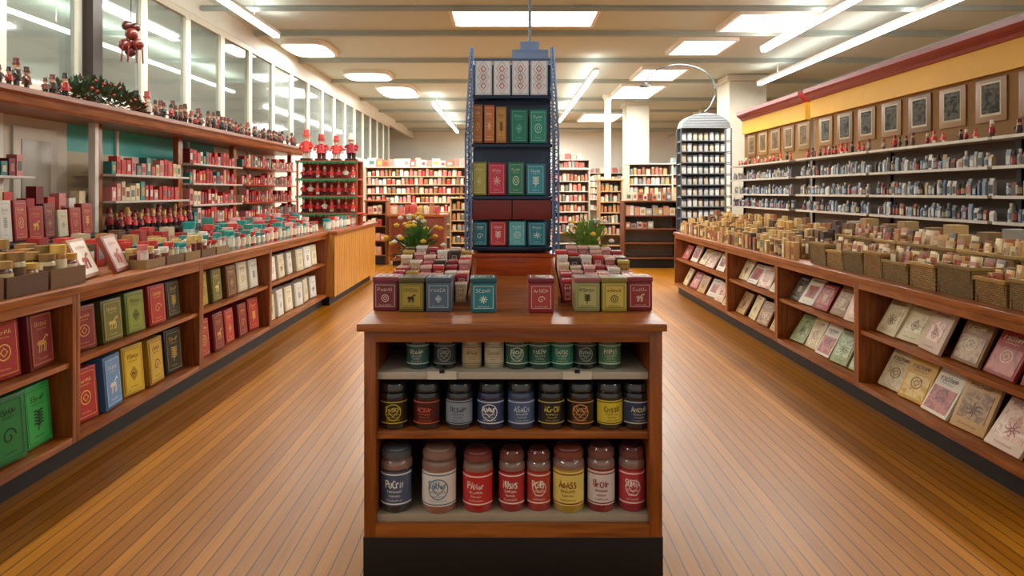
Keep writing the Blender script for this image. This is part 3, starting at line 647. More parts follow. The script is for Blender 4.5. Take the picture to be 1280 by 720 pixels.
for b, sh, cs, ys, w, h in RROWS:
    z = .53 if sh == 'upper' else .16
    for i, (c, y) in enumerate(zip(cs, ys)):
        packet('%s picture packet, %s on %s shelf of %s right cabinet' % (c, fl(i, len(cs)), sh, BN[b]), (RXF+.06+rnd.uniform(0, .05), y, z), R(-90)+rnd.uniform(-.14, .14), w, h*rnd.uniform(.95, 1.05), c, 'picture packets on %s shelf of %s right cabinet' % (sh, BN[b]), R(rnd.uniform(24, 34)), rnd.randint(0, 3))

# left counter top goods
def tray(lab, loc, rz, w, d, h, col, group, name='wooden_tray'):
    m = MB().box(-w/2, w/2, -d/2, d/2, 0, .012)
    o = T(name, lab, 'tray', loc, (0, 0, rz), group)
    O('bottom', m.mesh('tray_bottom', pm(col, .6)), o)
    m = MB().box(-w/2, w/2, -d/2, -d/2+.012, .012, h).box(-w/2, w/2, d/2-.012, d/2, .012, h).box(-w/2, -w/2+.012, -d/2+.012, d/2-.012, .012, h).box(w/2-.012, w/2, -d/2+.012, d/2-.012, .012, h)
    O('rim', m.mesh('tray_rim', pm(col, .55)), o)
    return o
zt = LTOP+.001
amb = [('amber','#a86a26','#d8b052','#e0d0a8'),('brown','#5a3418','#b08a4e','#d0bc90'),('red','#8a1c1a','#c89a3c','#e8d8b8'),('cream','#d0c092','#8a6a3a','#6a4a2a'),('scarlet','#b02a22','#c83a30','#f0e0c8')]
k = 0
for i, y in enumerate((2.95, 3.25, 3.55)):
    for j, x in enumerate((-2.58, -2.9)):
        pos = ('nearest', 'second', 'third')[i]+(' front' if j == 0 else ' rear')
        tray('%s brown wooden tray of small jars on the left counter' % pos, (x, y, zt), R(90), .28, .29, .1 if j == 0 else .12, '#5a3a20' if (i+j) % 2 else '#6f4c28', 'jar trays on the left counter')
        for a in (-.086, 0, .086):
            for b in (-.086, 0, .086):
                c = amb[(k*7+k//3) % 5]; k += 1
                bottle('%s small jar in the %s jar tray on the left counter' % (c[0], pos), (x+a, y+b, zt+.013), R(90), (c[1], c[2], c[3]), '%s jars in the %s left tray' % (c[0], pos), 1, 1.08, True, 1.15+.35*j+.2*((k*7) % 3))
FP = MB().box(-.12, .12, 0, .03, 0, .26).mesh('fp_frame', BASE, .004)
FP2 = MB().box(-.1, .1, -.002, .001, .02, .24).mesh('fp_pic', BASE); FP3 = swirl(scrib(MB(), 0, .2, .12, .02, 6, 9, flat(-.004)), 0, .1, .05, 3, flat(-.004), .008).mesh('fp_print', BASE)
for i, y in enumerate((3.86, 4.17)):
    t = T('picture_box', 'white and red framed picture box leaning on left counter, %s' % ('nearer one' if i == 0 else 'farther one'), 'picture box', (LX-.12, y, zt+.013), (-R(24), 0, R(90)+.25), 'picture boxes on the left counter', (1.05, 1, .95))
    O('frame', FP, t, mat=paper('#a0683c' if i == 0 else '#8a3a28')); p = O('picture', FP2, t, mat=paper('#ece2d0' if i == 0 else '#c8a898')); O('print', FP3, p, mat=paper('#b02a24'))
wl = [('white lidded','#c9bfa4','#ece6d8','#8a3a2a'),('teal lidded','#8aa8a0','#2f9a90','#e0e0cc'),('gold lidded','#b59a5a','#d9c078','#6a2a1a'),('red lidded','#8a3a30','#c03a30','#d8c8a0'),('pink lidded','#c89890','#d87a74','#f0e0d0')]
for i in range(5):
    y = 4.42+i*.26; tray('pale card tray of little tins on the left counter, %s' % fl(i, 5), (-2.56, y, zt), R(90), .235, .26, .06, ('#8a6c40', '#6a4c2c')[i % 2], 'tin trays on the left counter', 'card_tray')
    for a in range(3):
        for b in range(3):
            c = wl[(a*2+b*3+i) % 5]
            bottle('%s little tin in the %s card tray on left counter' % (c[0], fl(i, 5)), (-2.56-.078+a*.078, y-.074+b*.074, zt+.013), R(90), (c[1], c[2], c[3]), '%s tins in %s card tray' % (c[0], fl(i, 5)), 1, .95, True, .9+.22*((a+b*2+i) % 3))
gl = [('teal lidded','#8ab0a8','#1f988e','#e0e0cc'),('clear grey','#a0a8a0','#6a7470','#d0d0c0'),('red lidded','#c09a90','#c02a26','#e8dcc4'),('sea green','#5fae9c','#3a8a7a','#d8dcc8'),('pink','#cc8a84','#e0b0a4','#f0e0d0'),('crimson','#9a2428','#c84a44','#f0dcc0')]
for r, x in enumerate((-2.50, -2.62, -2.74, -2.86)):
    rn = ('front', 'second', 'third', 'rear')[r]
    for i in range(22):
        y = 5.74+i*.12
        c = gl[(i*7+r*2+(i//4)) % 6]
        bottle('%s glass jar in the %s row at the far left counter end' % (c[0], rn), (x, y, zt), R(90), (c[1], c[2], c[3]), '%s glass jars in %s row, left counter' % (c[0], rn), 1, 1.22+.08*r, True, rnd.uniform(.75, 1.2)+.1*r)
for rr, xx in enumerate((-2.85, -3.02)):
    for i in range(18):
        y = 3.85+i*.105; kx = (i*3+rr+i//4) % 5; c = ('#9a2420', '#5a3a1c', '#a07a44', '#bcae8a', '#c8433a')[kx]; cn = ('dark red', 'brown', 'tan', 'cream', 'bright red')[kx]
        sbox('carton', '%s upright carton in the %s row behind the left counter trays' % (cn, ('front', 'rear')[rr]), 'carton', (xx, y, zt), R(90), (.09, .08, .13+.03*((i*5) % 4)), c, '%s cartons behind left trays, %s row' % (cn, ('front', 'rear')[rr]))

# yellow counter
t = T('panelled_counter', 'orange yellow wooden counter of upright boards at the left aisle end', 'counter', (0, 0, 0))
m = MB()
for i in range(20): m.box(-2.30, -2.28, 8.42+i*.129, 8.42+i*.129+.122, .12, .94)
for i in range(7): m.box(-3.24+i*.134, -3.24+i*.134+.128, 8.41, 8.425, .12, .94)
O('board_panel', m.mesh('boards', WYEL), t)
O('body', MB().box(-3.24, -2.30, 8.425, 11, .12, .94).mesh('ybody', WYEL), t)
O('top', MB().box(-3.28, -2.24, 8.405, 11.03, .94, .985).mesh('ytop', wood('oak_top_y', '#7a3a16', '#b0642e', 1), .006), t)
O('toe_kick', MB().box(-3.2, -2.36, 8.46, 10.95, 0, .12).mesh('ykick', BLACK), t)
for i in range(11):
    c = gl[(i*2+i//3) % 6]
    bottle('%s glass jar standing along the yellow counter front edge' % c[0], (-2.42, 8.55+i*.21, .986), R(90), (c[1], c[2], c[3]), '%s jars on the yellow counter' % c[0], 1, 1.4)

# festive stand on the yellow counter
t = T('tiered_stand', 'low stand with red shelves and green fringe on the yellow counter', 'display stand', (-2.75, 9.7, .986))
for s in (-1, 1):
    for y in (.02, .32): O('post', MB().box(s*.45-.012, s*.45+.012, y-.012, y+.012, 0, .97).mesh('ts', WR), t)
O('back_panel', MB().box(-.475, .475, .341, .35, 0, .99).mesh('tsb', pm('#a8604a', .6)), t)
for z in (.2, .46, .72, .995):
    O('shelf', MB().box(-.475, .475, 0, .34, z-.025, z).mesh('tsh', pm('#b02a24', .5)), t)
    m = MB(); q = random.Random(int(z*10))
    for i in range(90):
        x = -.47+.94*i/90; m.face([(x, -.006-q.random()*.01, z-.005), (x+.012, -.008, z-.015), (x+q.uniform(-.01, .02), -.01, z-.05-q.random()*.03)])
    O('fringe', m.mesh('fringe', pm('#2f8a54', .6)), t)
FC = [('red coated','#cc2a2c','#6a1a1a','#b02024'),('scarlet','#e04034','#e8e0d0','#e04034'),('crimson','#b02430','#3a1a14','#f0e8dc'),('white coated','#e0d8c8','#b02a2a','#cc3a34')]
for z, zn in ((.2, 'lowest'), (.46, 'second'), (.72, 'third')):
    for i in range(8):
        c = FC[(0, 1, 2, 1, 0, 3, 1, 2)[(i+int(z*10)) % 8]]; figurine('%s figurine on the %s shelf of the green fringed stand' % (c[0], zn), (-2.75-.38+i*.108, 9.8, .986+z+.001), 0, c[1:], '%s figurines on %s stand shelf' % (c[0], zn), 1.08)
for i, x in enumerate((-3.10, -2.87, -2.64, -2.41)):
    c = FC[(1, 0, 1, 2)[i]]; figurine('tall %s figurine on top of the green fringed stand, %s' % (c[0], fl(i, 4)), (x, 9.85, .986+.996), 0, c[1:], 'tall figurines on the stand top', (2.4, 2.6, 2.3, 2.6)[i])

# ---------------------------------------------------------------- left hutch with cornice
HB = [(2.6, 4.1), (4.1, 5.6), (5.6, 7.0), (7.0, 8.4), (8.4, 10.6)]
HX = -3.34
HSH = [(), (1.62,), (1.42, 1.66), (1.36, 1.6, 1.82), (1.36, 1.6, 1.84)]
for i, (a, b) in enumerate(HB):
    w = b-a
    t = T('wall_hutch', '%s section of the left wall hutch under the wooden cornice' % ('nearest', 'second', 'third', 'fourth', 'farthest')[i], 'wall hutch', (HX, (a+b)/2, 0), (0, 0, R(90)), 'sections of the left wall hutch')
    h = w/2
    O('base_cabinet', MB().box(-h, h, .02, .5, 0, .95).mesh('hb', WZ), t)
    for s in (-1, 1): O('post', MB().box(s*h-(.05 if s > 0 else 0), s*h+(.05 if s < 0 else 0), .24, .3, .95, 2.1).mesh('hp', WZ if i > 1 else WHITE, .003), t)
    O('cornice', MB().prism_x([(.52, 2.1), (.06, 2.1), (.04, 2.12), (.03, 2.17), (0, 2.19), (0, 2.225), (.52, 2.225)], -h, h).mesh('hc', WX), t)
    cols = [('#cfc8b0', '#5a4636'), ('#5a4434', '#cfc8b4'), ('#b8a888', '#d8d0bc'), ('#d8d0bc', '#d8ceb4'), ('#d8ceb4', '#b8906c')][i]
    for j in (0, 1):
        x0, x1 = (-h, -.02) if j == 0 else (.02, h)
        teal = (i, j) in ((2, 0), (2, 1), (3, 0), (3, 1))
        zc = 1.86 if teal else 2.1
        O('back_panel', MB().box(x0, x1, .52, .535, .95, zc).mesh('hbp', pm(cols[j], .25, ns=3)), t)
        if teal: O('upper_back_panel', MB().box(x0, x1, .52, .535, zc, 2.1).mesh('hbt', pm('#2cb0a4', .4, ns=3)), t)
    if i == 1:
        O('door_leaf', MB().box(.12, .6, .5, .519, .95, 2.02).mesh('hdl', pm('#d8d2c2', .5, ns=3), .004), t)
        O('door_inset', MB().box(.2, .52, .494, .5, 1.2, 1.92).mesh('hdi', pm('#a8a494', .3), .002), t)
    O('mullion', MB().box(-.02, .02, .5, .54, .95, 2.1).mesh('hm', WHITE), t)
    O('shelf', MB().box(-h+.0, h-.0, 0.05, .5, 1.12, 1.145).mesh('hs', DKM, .002), t)
    for z in HSH[i]: O('shelf', MB().box(-h+.05, h-.05 if i != 1 else .08, .3 if i == 1 else .12, .5, z-.02, z).mesh('hs2', GREYSH if i != 4 else WR, .002), t)
RC = [('red','#b82c2e'),('scarlet','#d03e30'),('maroon','#7a1c24'),('cream','#dccca8'),('brown','#74442a'),('pink','#d88a86'),('white','#dcd8cc'),('teal','#3a8a84')]
y = 4.32; i = 0; n1 = []
q = random.Random(5)
while y < 5.45:
    n1.append((y, ('cream','white','red','red','dark red','cream','red','red')[i % 8])); y += .145; i += 1
for i, (y, c) in enumerate(n1):
    book('%s book standing on the nearest left hutch shelf, %s' % (c, fl(i, len(n1))), (HX-.16, y, 1.146), R(90)+q.uniform(-.2, .1), CB[c], (.125, q.uniform(.2, .3), .06), 'books on the left hutch shelf', .06, i % 6)
i = 0; y = 4.25
while y < 5.5:
    c = RC[(0, 1, 3, 0, 5, 1, 2, 6)[(i*3+1) % 8]]; sbox('carton', '%s carton in the rear row behind the nearest left hutch books' % c[0], 'carton', (HX-.3, y, 1.146), R(90), (.08, .08, q.uniform(.28, .4)), c[1], '%s cartons behind hutch books' % c[0]); y += q.uniform(.088, .13); i += 1
y = 4.3; i = 0
while y < 4.85:
    c = RC[(i*3) % 8]; sbox('carton', '%s small carton on the short upper shelf of nearest left hutch' % c[0], 'carton', (HX-.34, y, 1.621), R(90), (.06, .08, q.uniform(.1, .2)), c[1], '%s cartons on short upper hutch shelf' % c[0]); y += .075; i += 1
for rr in (0, 1):
    for i in range(13-rr):
        y = 5.68+i*.102+rr*.05; c = RC[(i*5+2+rr) % 3]
        figurine('%s figurine in the %s row on the third left hutch section' % (c[0], ('front', 'rear')[rr]), (HX-.1-rr*.13, y, 1.146), R(90), (c[1], '#2a1614', '#c9a04a' if i % 2 else '#8a1a1a'), '%s figurines in %s row, third hutch section' % (c[0], ('front', 'rear')[rr]), q.uniform(.95, 1.2))
for si, (a, b) in ((2, HB[2]), (3, HB[3]), (4, HB[4])):
    for zi, z in enumerate((1.145,)+HSH[si]):
        zn = ('lowest', 'second', 'third', 'top')[zi]
        if si == 2 and zn == 'lowest': continue
        y = a+.12
        while y < b-.12:
            c = RC[q.choice((0, 1, 1, 2, 3, 3, 0, 5, 5, 6, 0, 7))]; w = q.uniform(.05, .08)
            sbox('carton', '%s small carton on the %s shelf of the %s left hutch section' % (c[0], zn, ('', '', 'third', 'fourth', 'farthest')[si]), 'carton', (HX-.15 if z < 1.2 else HX-.2, y+w/2, z+.001), R(90), (w, .08, q.uniform(.09, .18)), c[1], '%s cartons on %s shelf, hutch section %s' % (c[0], zn, ('', '', 'three', 'four', 'five')[si]))
            y += w+q.uniform(.006, .025)
# ornaments on the cornice
FB = [('brown capped','#6a4028','#2a1a14','#4a2c1c'),('red coated','#9a2822','#1a1412','#1a1412'),('white bearded','#a89c88','#4a2a22','#8a2a24'),('dark','#3a2e24','#1a1614','#5a241c')]
i = 0; y = 4.2
while y < 10.4:
    c = FB[(0, 3, 1, 3, 0, 2, 1, 1)[(i*3+i//5) % 8]]
    if not 5.0 < y < 6.15: figurine('%s figurine in the row on top of the left cornice' % c[0], (HX-.08-q.random()*.06, y, 2.226), R(90)+q.uniform(-.5, .5), c[1:], '%s figurines on the left cornice' % c[0], q.uniform(.7, 1.2))
    y += q.uniform(.09, .12); i += 1
i = 0; y = 6.3
while y < 10.3:
    c = FB[(i*5+1) % 4]; figurine('%s figurine in the rear row on the left cornice' % c[0], (HX-.32, y, 2.226), R(90)+q.uniform(-.3, .3), c[1:], '%s figurines in rear cornice row' % c[0], q.uniform(1.1, 1.6)); y += q.uniform(.15, .3); i += 1
def leafy(m, n, L, r, q, z0):
    for i in range(n):
        x = q.uniform(-L/2, L/2); a = q.uniform(0, pi); rr = r*(1-.5*abs(2*x/L)**2)*q.uniform(.4, 1); p = Vector((x, cos(a)*rr, z0+sin(a)*rr)); d = Vector((q.uniform(-.6, .6), cos(a), sin(a)+.2)).normalized()
        u = d.cross(Vector((.3, .2, 1))).normalized()*.012; m.face([p, p+u+d*.025, p+d*.06, p-u+d*.025])
t = T('garland', 'dark green leafy garland with red berries lying on the left cornice', 'garland', (HX-.22, 5.58, 2.226), (0, 0, R(90)))
m = MB(); leafy(m, 900, 1.05, .22, q, .02); m.tube([(-.5, 0, .012), (.5, 0, .012)], .012)
O('foliage', m.mesh('garland_leaf', pm('#2c4428', .6)), t)
m = MB()
for i in range(30):
    a = q.uniform(.2, pi-.2); m.lathe([(0,-.014),(.014,0),(0,.014)], 8, (q.uniform(-.42, .42), cos(a)*.2, .03+sin(a)*.2))
O('berries', m.mesh('berries', pm('#b02a22', .3), smooth=True), t)
# hanging dark red bundle
t = T('hanging_bundle', 'small dark red bundle of balls and ribbons hanging before the upper left windows', 'ornament', (-3.74, 6.35, 2.9), (0, 0, R(40)))
def ball(m, r, c, n=14):
    m.lathe([(0, -r)]+[(r*cos(R(a)), r*sin(R(a))) for a in range(-75, 76, 15)]+[(0, r)], n, c)
for c, r in (((-.05, 0, .05), .062), ((.055, -.02, .07), .058), ((0, .03, .0), .055), ((.0, -.03, .16), .06), ((-.03, .03, .25), .05), ((.04, 0, .24), .045)):
    m = MB(); ball(m, r, c); O('ball', m.mesh('hb_ball', pm('#6a1e16' if r > .056 else '#4e1c12', .35, coat=.3), smooth=True), t)
m = MB()
for a in (-.08, -.03, .04, .09): m.tube([(a*.4, -.02, .12), (a, -.05, .02), (a*1.1, -.03, -.12)], .009, 6)
O('ribbons', m.mesh('hb_ribbon', pm('#7a2418', .5), smooth=True), t)
O('cord', MB().tube([(0, 0, .25), (0, 0, 1.099)], .005).mesh('oc', BLACK), t)

# ---------------------------------------------------------------- right wall shelving
WU = [(3.2, 5.0), (5.0, 6.7), (6.7, 8.4), (8.55, 10.85)]
XB0 = 4.02
RED = pm('#861f18', .35); YEL = pm('#dca820', .6, ns=3); TANB = pm('#86602f', .8, ns=6); BACKD = pm('#645a50', .7, ns=6)
WSH = pm('#c4bcaa', .5, ns=6)
SHZ = [1.27, 1.47, 1.70, 1.93]
for i, (a, b) in enumerate(WU):
    w = b-a; h = w/2
    t = T('wall_shelving', '%s bay of right wall shelving with red cornice and yellow fascia' % ('nearest', 'second', 'third', 'farthest')[i], 'wall shelving', (XB0, (a+b)/2, 0), (0, 0, R(-90)), 'bays of the right wall shelving')
    O('back_panel', MB().box(-h, h, 0, .02, 0, 1.95).mesh('wb', BACKD), t)
    O('display_panel', MB().box(-h, h, -.01, .02, 1.95, 2.47).mesh('wd', TANB), t)
    O('fascia', MB().box(-h, h, -.05, .02, 2.47, 2.70).mesh('wfa', YEL), t)
    O('cornice', MB().prism_x([(.1, 2.70), (-.07, 2.70), (-.08, 2.73), (-.13, 2.76), (-.15, 2.79), (-.15, 2.84), (.1, 2.84)], -h, h).mesh('wc', RED), t)
    for s in (-1, 1): O('upright', MB().box(s*h-(.025 if s > 0 else 0), s*h+(.025 if s < 0 else 0), -.03, 0, .0, 1.95).mesh('wu', DKM), t)
    for z in SHZ:
        sh = O('shelf', MB().box(-h+.026, h-.026, -.25, 0, z-.018, z).mesh('wsh', WSH), t)
        O('price_rail', MB().box(-h+.026, h-.026, -.258, -.25, z-.022, z+.002).mesh('wpr', pm('#ccc6b8', .4)), sh)
BC = [('white capped blue','#6a8098','#dcdad2','#b2bec8'),('dark capped amber','#5a4630','#2a2420','#a89878'),('pale grey','#b0b0aa','#d0cec6','#8d969c'),('red labelled','#5a4a48','#3a322e','#a84a3c'),('slate','#5c6874','#8a949c','#a4aeb2'),('white','#d4d2ca','#e4e2da','#7a8c9e')]
PC = [('blue','#50678a'),('dark grey','#3c3c3e'),('slate','#8a949c'),('white','#dcdad2'),('grey','#b0b0aa'),('tan','#b4a078'),('pale blue','#94a6b8'),('red','#94483e')]
q = random.Random(21)
nb = 0
for wi, (a, b) in enumerate(WU):
    for z, zn in ((1.27, 'lowest'), (1.47, 'second'), (1.70, 'third')):
        y = a+.07
        while y < b-.06:
            if y > 4.2:
                if q.random() < .4:
                    c = BC[q.choice((0, 0, 1, 2, 2, 3, 4, 4, 5, 5))]
                    bottle('%s bottle in the row on the %s shelf, %s right wall bay' % (c[0], zn, BN[wi]), (XB0-.19+q.uniform(-.02, .02), y, z+.001), R(-90), c[1:], '%s bottles on %s shelf, %s right bay' % (c[0], zn, BN[wi]), 0 if q.random() < .7 else 1, q.uniform(.66, .76), True, q.uniform(1, 1.35))
                else:
                    c = PC[q.choice((0, 1, 2, 3, 3, 4, 5, 6, 2, 6, 7))]
                    sbox('small_packet', '%s small packet in the row on the %s shelf, %s right wall bay' % (c[0], zn, BN[wi]), 'packet', (XB0-.22+q.uniform(0, .03), y, z+.001), R(-90)+q.uniform(-.2, .2), (q.uniform(.032, .044), q.uniform(.02, .035), q.uniform(.07, .14)), c[1], '%s packets on %s shelf, %s right bay' % (c[0], zn, BN[wi]), PKT)
                nb += 1
            y += q.uniform(.05, .055) if wi < 3 else .06
    y = a+.1
    while y < b-.1:
        if y > 4.3:
            c = FC[q.randrange(3)] if q.random() < .6 else FB[q.randrange(4)]
            figurine('%s figurine on the top shelf of the %s right wall bay' % (c[0], BN[wi]), (XB0-.17+q.uniform(-.03, .03), y, 1.931), R(-90)+q.uniform(-.3, .3), c[1:], '%s figurines on top shelf, %s right bay' % (c[0], BN[wi]), q.uniform(.45, .75))
        y += q.uniform(.08, .16)
print('bottles', nb)
FRM = MB().box(-.17, .17, -.012, .0, 0, .36).mesh('poster_mount', paper('#b09468'), .003)
FRB = MB().box(-.115, .115, -.0135, -.01, .05, .33).mesh('poster_border', BASE)
FRP = MB().box(-.1, .1, -.0148, -.01, .07, .315).mesh('poster_picture', BASE)
FRT = scrib(scrib(scrib(MB(), 0, .06, .14, .008, 9, 3, flat(-.0145)), 0, .29, .15, .022, 7, 5, flat(-.0155)), 0, .095, .14, .01, 9, 19, flat(-.0155))
scrib(FRT, 0, .255, .1, .012, 9, 29, flat(-.0155)); FRT = FRT.mesh('poster_caption', pm('#8a8676', .8))
PD1 = pic('poster_dark', ['#15181a', '#2a2e2c', '#5c5c50', '#3a342a'], 11, .85, .5); PD2 = pic('poster_tan', ['#3a2c1a', '#5a462a', '#7a6544', '#4a3820'], 11, .85, .5)
for i in range(14):
    y = 10.5-i*.46 if i < 5 else 10.36-i*.46
    t = T('framed_print', 'framed print on the tan panel of the right wall, %s' % fl(i, 14), 'framed print', (XB0-.012, y, 2.08), (0, 0, R(-90)), 'prints along the right wall')
    O('mount', FRM, t, mat=paper('#8e6a3a' if i % 3 else '#7a5830')); O('border', FRB, t, mat=paper('#b8aa86' if i % 2 else '#a89a76')); O('picture', FRP, t, mat=PD1 if i > 4 else PD2); O('caption', FRT, t)

# right counter top goods: baskets with cards, canisters
zr = RTOP+.001
WICK = {}
def wicker(col):
    if col in WICK: return WICK[col]
    m, nt, N, L, B = nodes('wicker_'+col)
    tc = N.new('ShaderNodeTexCoord'); br = N.new('ShaderNodeTexBrick'); br.inputs['Scale'].default_value = 1; br.inputs['Brick Width'].default_value = .03; br.inputs['Row Height'].default_value = .012; br.inputs['Mortar Size'].default_value = .0015
    c = lin(col); br.inputs['Color1'].default_value = c; br.inputs['Color2'].default_value = (c[0]*.65, c[1]*.62, c[2]*.6, 1); br.inputs['Mortar'].default_value = (c[0]*.25, c[1]*.22, c[2]*.2, 1)
    mp = N.new('ShaderNodeMapping'); mp.inputs['Rotation'].default_value = (R(90), 0, 0); L.new(tc.outputs['Object'], mp.inputs['Vector']); L.new(mp.outputs[0], br.inputs['Vector'])
    L.new(br.outputs['Color'], B.inputs['Base Color']); B.inputs['Roughness'].default_value = .6
    bp = N.new('ShaderNodeBump'); bp.invert = True; bp.inputs['Distance'].default_value = .003; L.new(br.outputs['Fac'], bp.inputs['Height']); L.new(bp.outputs[0], B.inputs['Normal'])
    WICK[col] = m; return m
def basket(lab, loc, rz, w, d, h, col, group):
    t = T('basket', lab, 'basket', loc, (0, 0, rz), group)
    m = MB(); a, b = w/2, d/2; e = .012
    m.prism_x([(-b+e, 0), (b-e, 0), (b, h), (b-.01, h), (b-e-.008, .012), (-b+e+.008, .012), (-b+.01, h), (-b, h)], -a+e, a-e)
    for s in (-1, 1): m.box(s*a-(e if s > 0 else 0), s*a+(e if s < 0 else 0), -b+e*.6, b-e*.6, 0, h)
    O('walls', m.mesh('basket_walls', wicker(col)), t)
    m = MB().box(-a-.004, a+.004, -b-.005, -b+.008, h-.012, h+.006).box(-a-.004, a+.004, b-.008, b+.005, h-.012, h+.006).box(-a-.004, -a+.01, -b+.008, b-.008, h-.012, h+.006).box(a-.01, a+.004, -b+.008, b-.008, h-.012, h+.006)
    O('rim', m.mesh('basket_rim', pm(col, .6, ns=40, var=.25)), t)
    return t
CARD = MB().box(-.04, .04, 0, .012, 0, .17).mesh('card_body', BASE, .002); CARDF = MB().box(-.03, .03, -.001, .001, .06, .15).mesh('card_face', BASE)
KC = [('tan','#c09454'),('brown','#85562a'),('cream','#d4c294'),('rust','#a05c2e'),('dark brown','#54361e')]
k = 0
BW = [.27, .22, .29, .24, .28, .21, .26, .23, .27]
yy = 2.98
for i in range(9):
    w = BW[i]; y = yy+w/2; yy += w+.018; pos = (['nearest']+ORDW[1:8]+['farthest'])[i]
    h = (.15, .13, .17)[i % 3]
    basket('%s olive brown basket in the front row on the right counter' % pos, (2.66, y, zr), R(-90)+q.uniform(-.03, .03), w, .24, h, ('#8e7034', '#a07832', '#80642c', '#ac8642')[i % 4], 'front row baskets on the right counter')
    for j in range(12):
        c = KC[q.randrange(5)]; k += 1
        t = T('gift_card', '%s upright card in the %s front basket on right counter' % (c[0], pos), 'card', (2.575+.042*(j//3), y+(j % 3-1)*w*.29+q.uniform(-.01, .01), zr+.015), (-R(q.uniform(0, 16)), 0, R(-90)+q.uniform(-.3, .3)), '%s cards in %s front basket' % (c[0], pos), (w*.29/.088, 1, q.uniform(.75, 1.25)))
        O('body', CARD, t, mat=paper(c[1])); O('face', CARDF, t, mat=(PICB, PICC, PICR)[q.randrange(3)])
yy = 3.1
for i in range(9):
    w = BW[(i*2+1) % 9]; y = yy+w/2; yy += w+.03; pos = (['nearest']+ORDW[1:8]+['farthest'])[i]
    basket('%s woven basket in the rear row on the right counter' % pos, (3.02, y, zr), R(-90), w, .3, .22, ('#b08a48', '#926e36', '#9c7a3e')[i % 3], 'rear row baskets on the right counter')
    for j in range(12):
        c = KC[q.randrange(5)]; k += 1
        t = T('gift_card', '%s upright card in the %s rear basket on right counter' % (c[0], pos), 'card', (2.91+.05*(j//3), y+(j % 3-1)*w*.28+q.uniform(-.01, .01), zr+.015), (-R(q.uniform(0, 14)), 0, R(-90)+q.uniform(-.3, .3)), '%s cards in %s rear basket' % (c[0], pos), (w*.28/.088, 1, q.uniform(1.2, 1.85)))
        O('body', CARD, t, mat=paper(c[1])); O('face', CARDF, t, mat=(PICB, PICC, PICR)[q.randrange(3)])
for i in range(26):
    y = 3.5+i*.118; c = (('dark','#4a4034'),('brown','#7a5c38'),('grey','#8c877a'),('tan','#a88a58'))[(i*3+i//4) % 4]
    sbox('carton', '%s carton in the back row on the right counter' % c[0], 'carton', (3.38, y, zr), R(-90), (.105, .12, .2+.035*((i*2) % 5)), c[1], '%s cartons at back of right counter' % c[0])
TC = [('tan','#b08c54','#c4a66c','#e0d0a4'),('honey','#b88c44','#74502a','#d8c89c'),('straw','#c8aa6c','#a88450','#7a5a30'),('brown','#745432','#947044','#d0bc8c'),('dark','#46342a','#64503a','#b09868'),('rust','#945c34','#8a6438','#e8d8b0')]
for r, x in enumerate((2.56, 2.69, 2.82, 2.95, 3.08)):
    tnm = ('front', 'second', 'third', 'fourth', 'rear')[r]
    y = 5.66
    while y < 9.38:
        c = TC[q.choice((0, 0, 1, 2, 2, 3, 4, 5))]
        if q.random() < .15: bottle('%s squat jar in the %s row at the far end of right counter' % (c[0], tnm), (x, y, zr), R(-90), c[1:], '%s squat jars in %s row, right counter' % (c[0], tnm), 1, q.uniform(1.1, 1.3), True, q.uniform(.7, 1.0)+.2*r)
        else: sbox('small_packet', '%s little packet in the %s row at far end of right counter' % (c[0], tnm), 'packet', (x-.045, y, zr), R(-90)+q.uniform(-.15, .15), (q.uniform(.07, .085), q.uniform(.03, .06), q.uniform(.11, .18)+.04*r), c[1], '%s little packets in %s row, right counter' % (c[0], tnm), SB)
        y += q.uniform(.095, .105)

# ---------------------------------------------------------------- far racks
def rack(name, lab, x0, x1, Y, dep, zs, top, mat, shmat, cat='shelving', kick=True, back=True):
    t = T(name, lab, cat, ((x0+x1)/2, Y, 0)); a = (x1-x0)/2
    for s in (-1, 1): O('side_panel', MB().box(s*a-(.03 if s > 0 else 0), s*a+(.03 if s < 0 else 0), 0, dep, 0, top).mesh('rs', mat, .003), t)
    if back: O('back_panel', MB().box(-a+.03, a-.03, dep-.02, dep, .1, top).mesh('rb', pm('#948474', .7)), t)
    for z in zs: O('shelf', MB().box(-a+.03, a-.03, 0, dep-.02, z-.022, z).mesh('rsh', shmat, .002), t)
    O('top', MB().box(-a-.02, a+.02, -.02, dep+.02, top, top+.03).mesh('rt', shmat, .003), t)
    O('toe_kick', MB().box(-a+.03, a-.03, .03, dep-.03, 0, zs[0]-.03).mesh('rk', BLACK), t)
    return t
def fill(x0, x1, Y, z, cols, where, hm, kind='carton', wmin=.07, wmax=.12):
    x = x0
    while x < x1-wmin:
        c = cols[q.randrange(len(cols))]
        if kind in ('carton', 'tin'):
            w = min(q.uniform(wmin, wmax), x1-x); h = hm*q.uniform(.65, 1)
            sbox(kind, '%s %s on %s' % (c[0], kind, where), kind, (x+w/2, Y+.04, z+.001), 0, (w, .15 if kind == 'carton' else w, h), c[1], '%s %ss on %s' % (c[0], kind, where), SB if kind == 'carton' else TIN)
            x += w+q.uniform(.004, .02)
        else:
            bottle('%s jar on %s' % (c[0], where), (x+.05, Y+.08, z+.001), 0, c[1:], '%s jars on %s' % (c[0], where), 1, hm/.118, False)
            x += .09*hm/.118
SN = ['the lowest shelf', 'the second shelf', 'the third shelf', 'the fourth shelf', 'the fifth shelf', 'the sixth shelf', 'the seventh shelf']
PK = [('pink','#d8968a'),('red','#b84840'),('cream','#e0d4b8'),('rose','#cc7a6e'),('white','#e6e2d6'),('brown','#906848')]
PALE = pm('#ccc2aa', .6)
zsA = [.3, .65, .98, 1.22, 1.46, 1.70, 1.92]
rack('shelving', 'wide back shelving full of red and pink tins, left rear', -3.8, -1.1, 17, .4, zsA, 2.14, pm('#b08c68', .5), pm('#c09c74', .5))
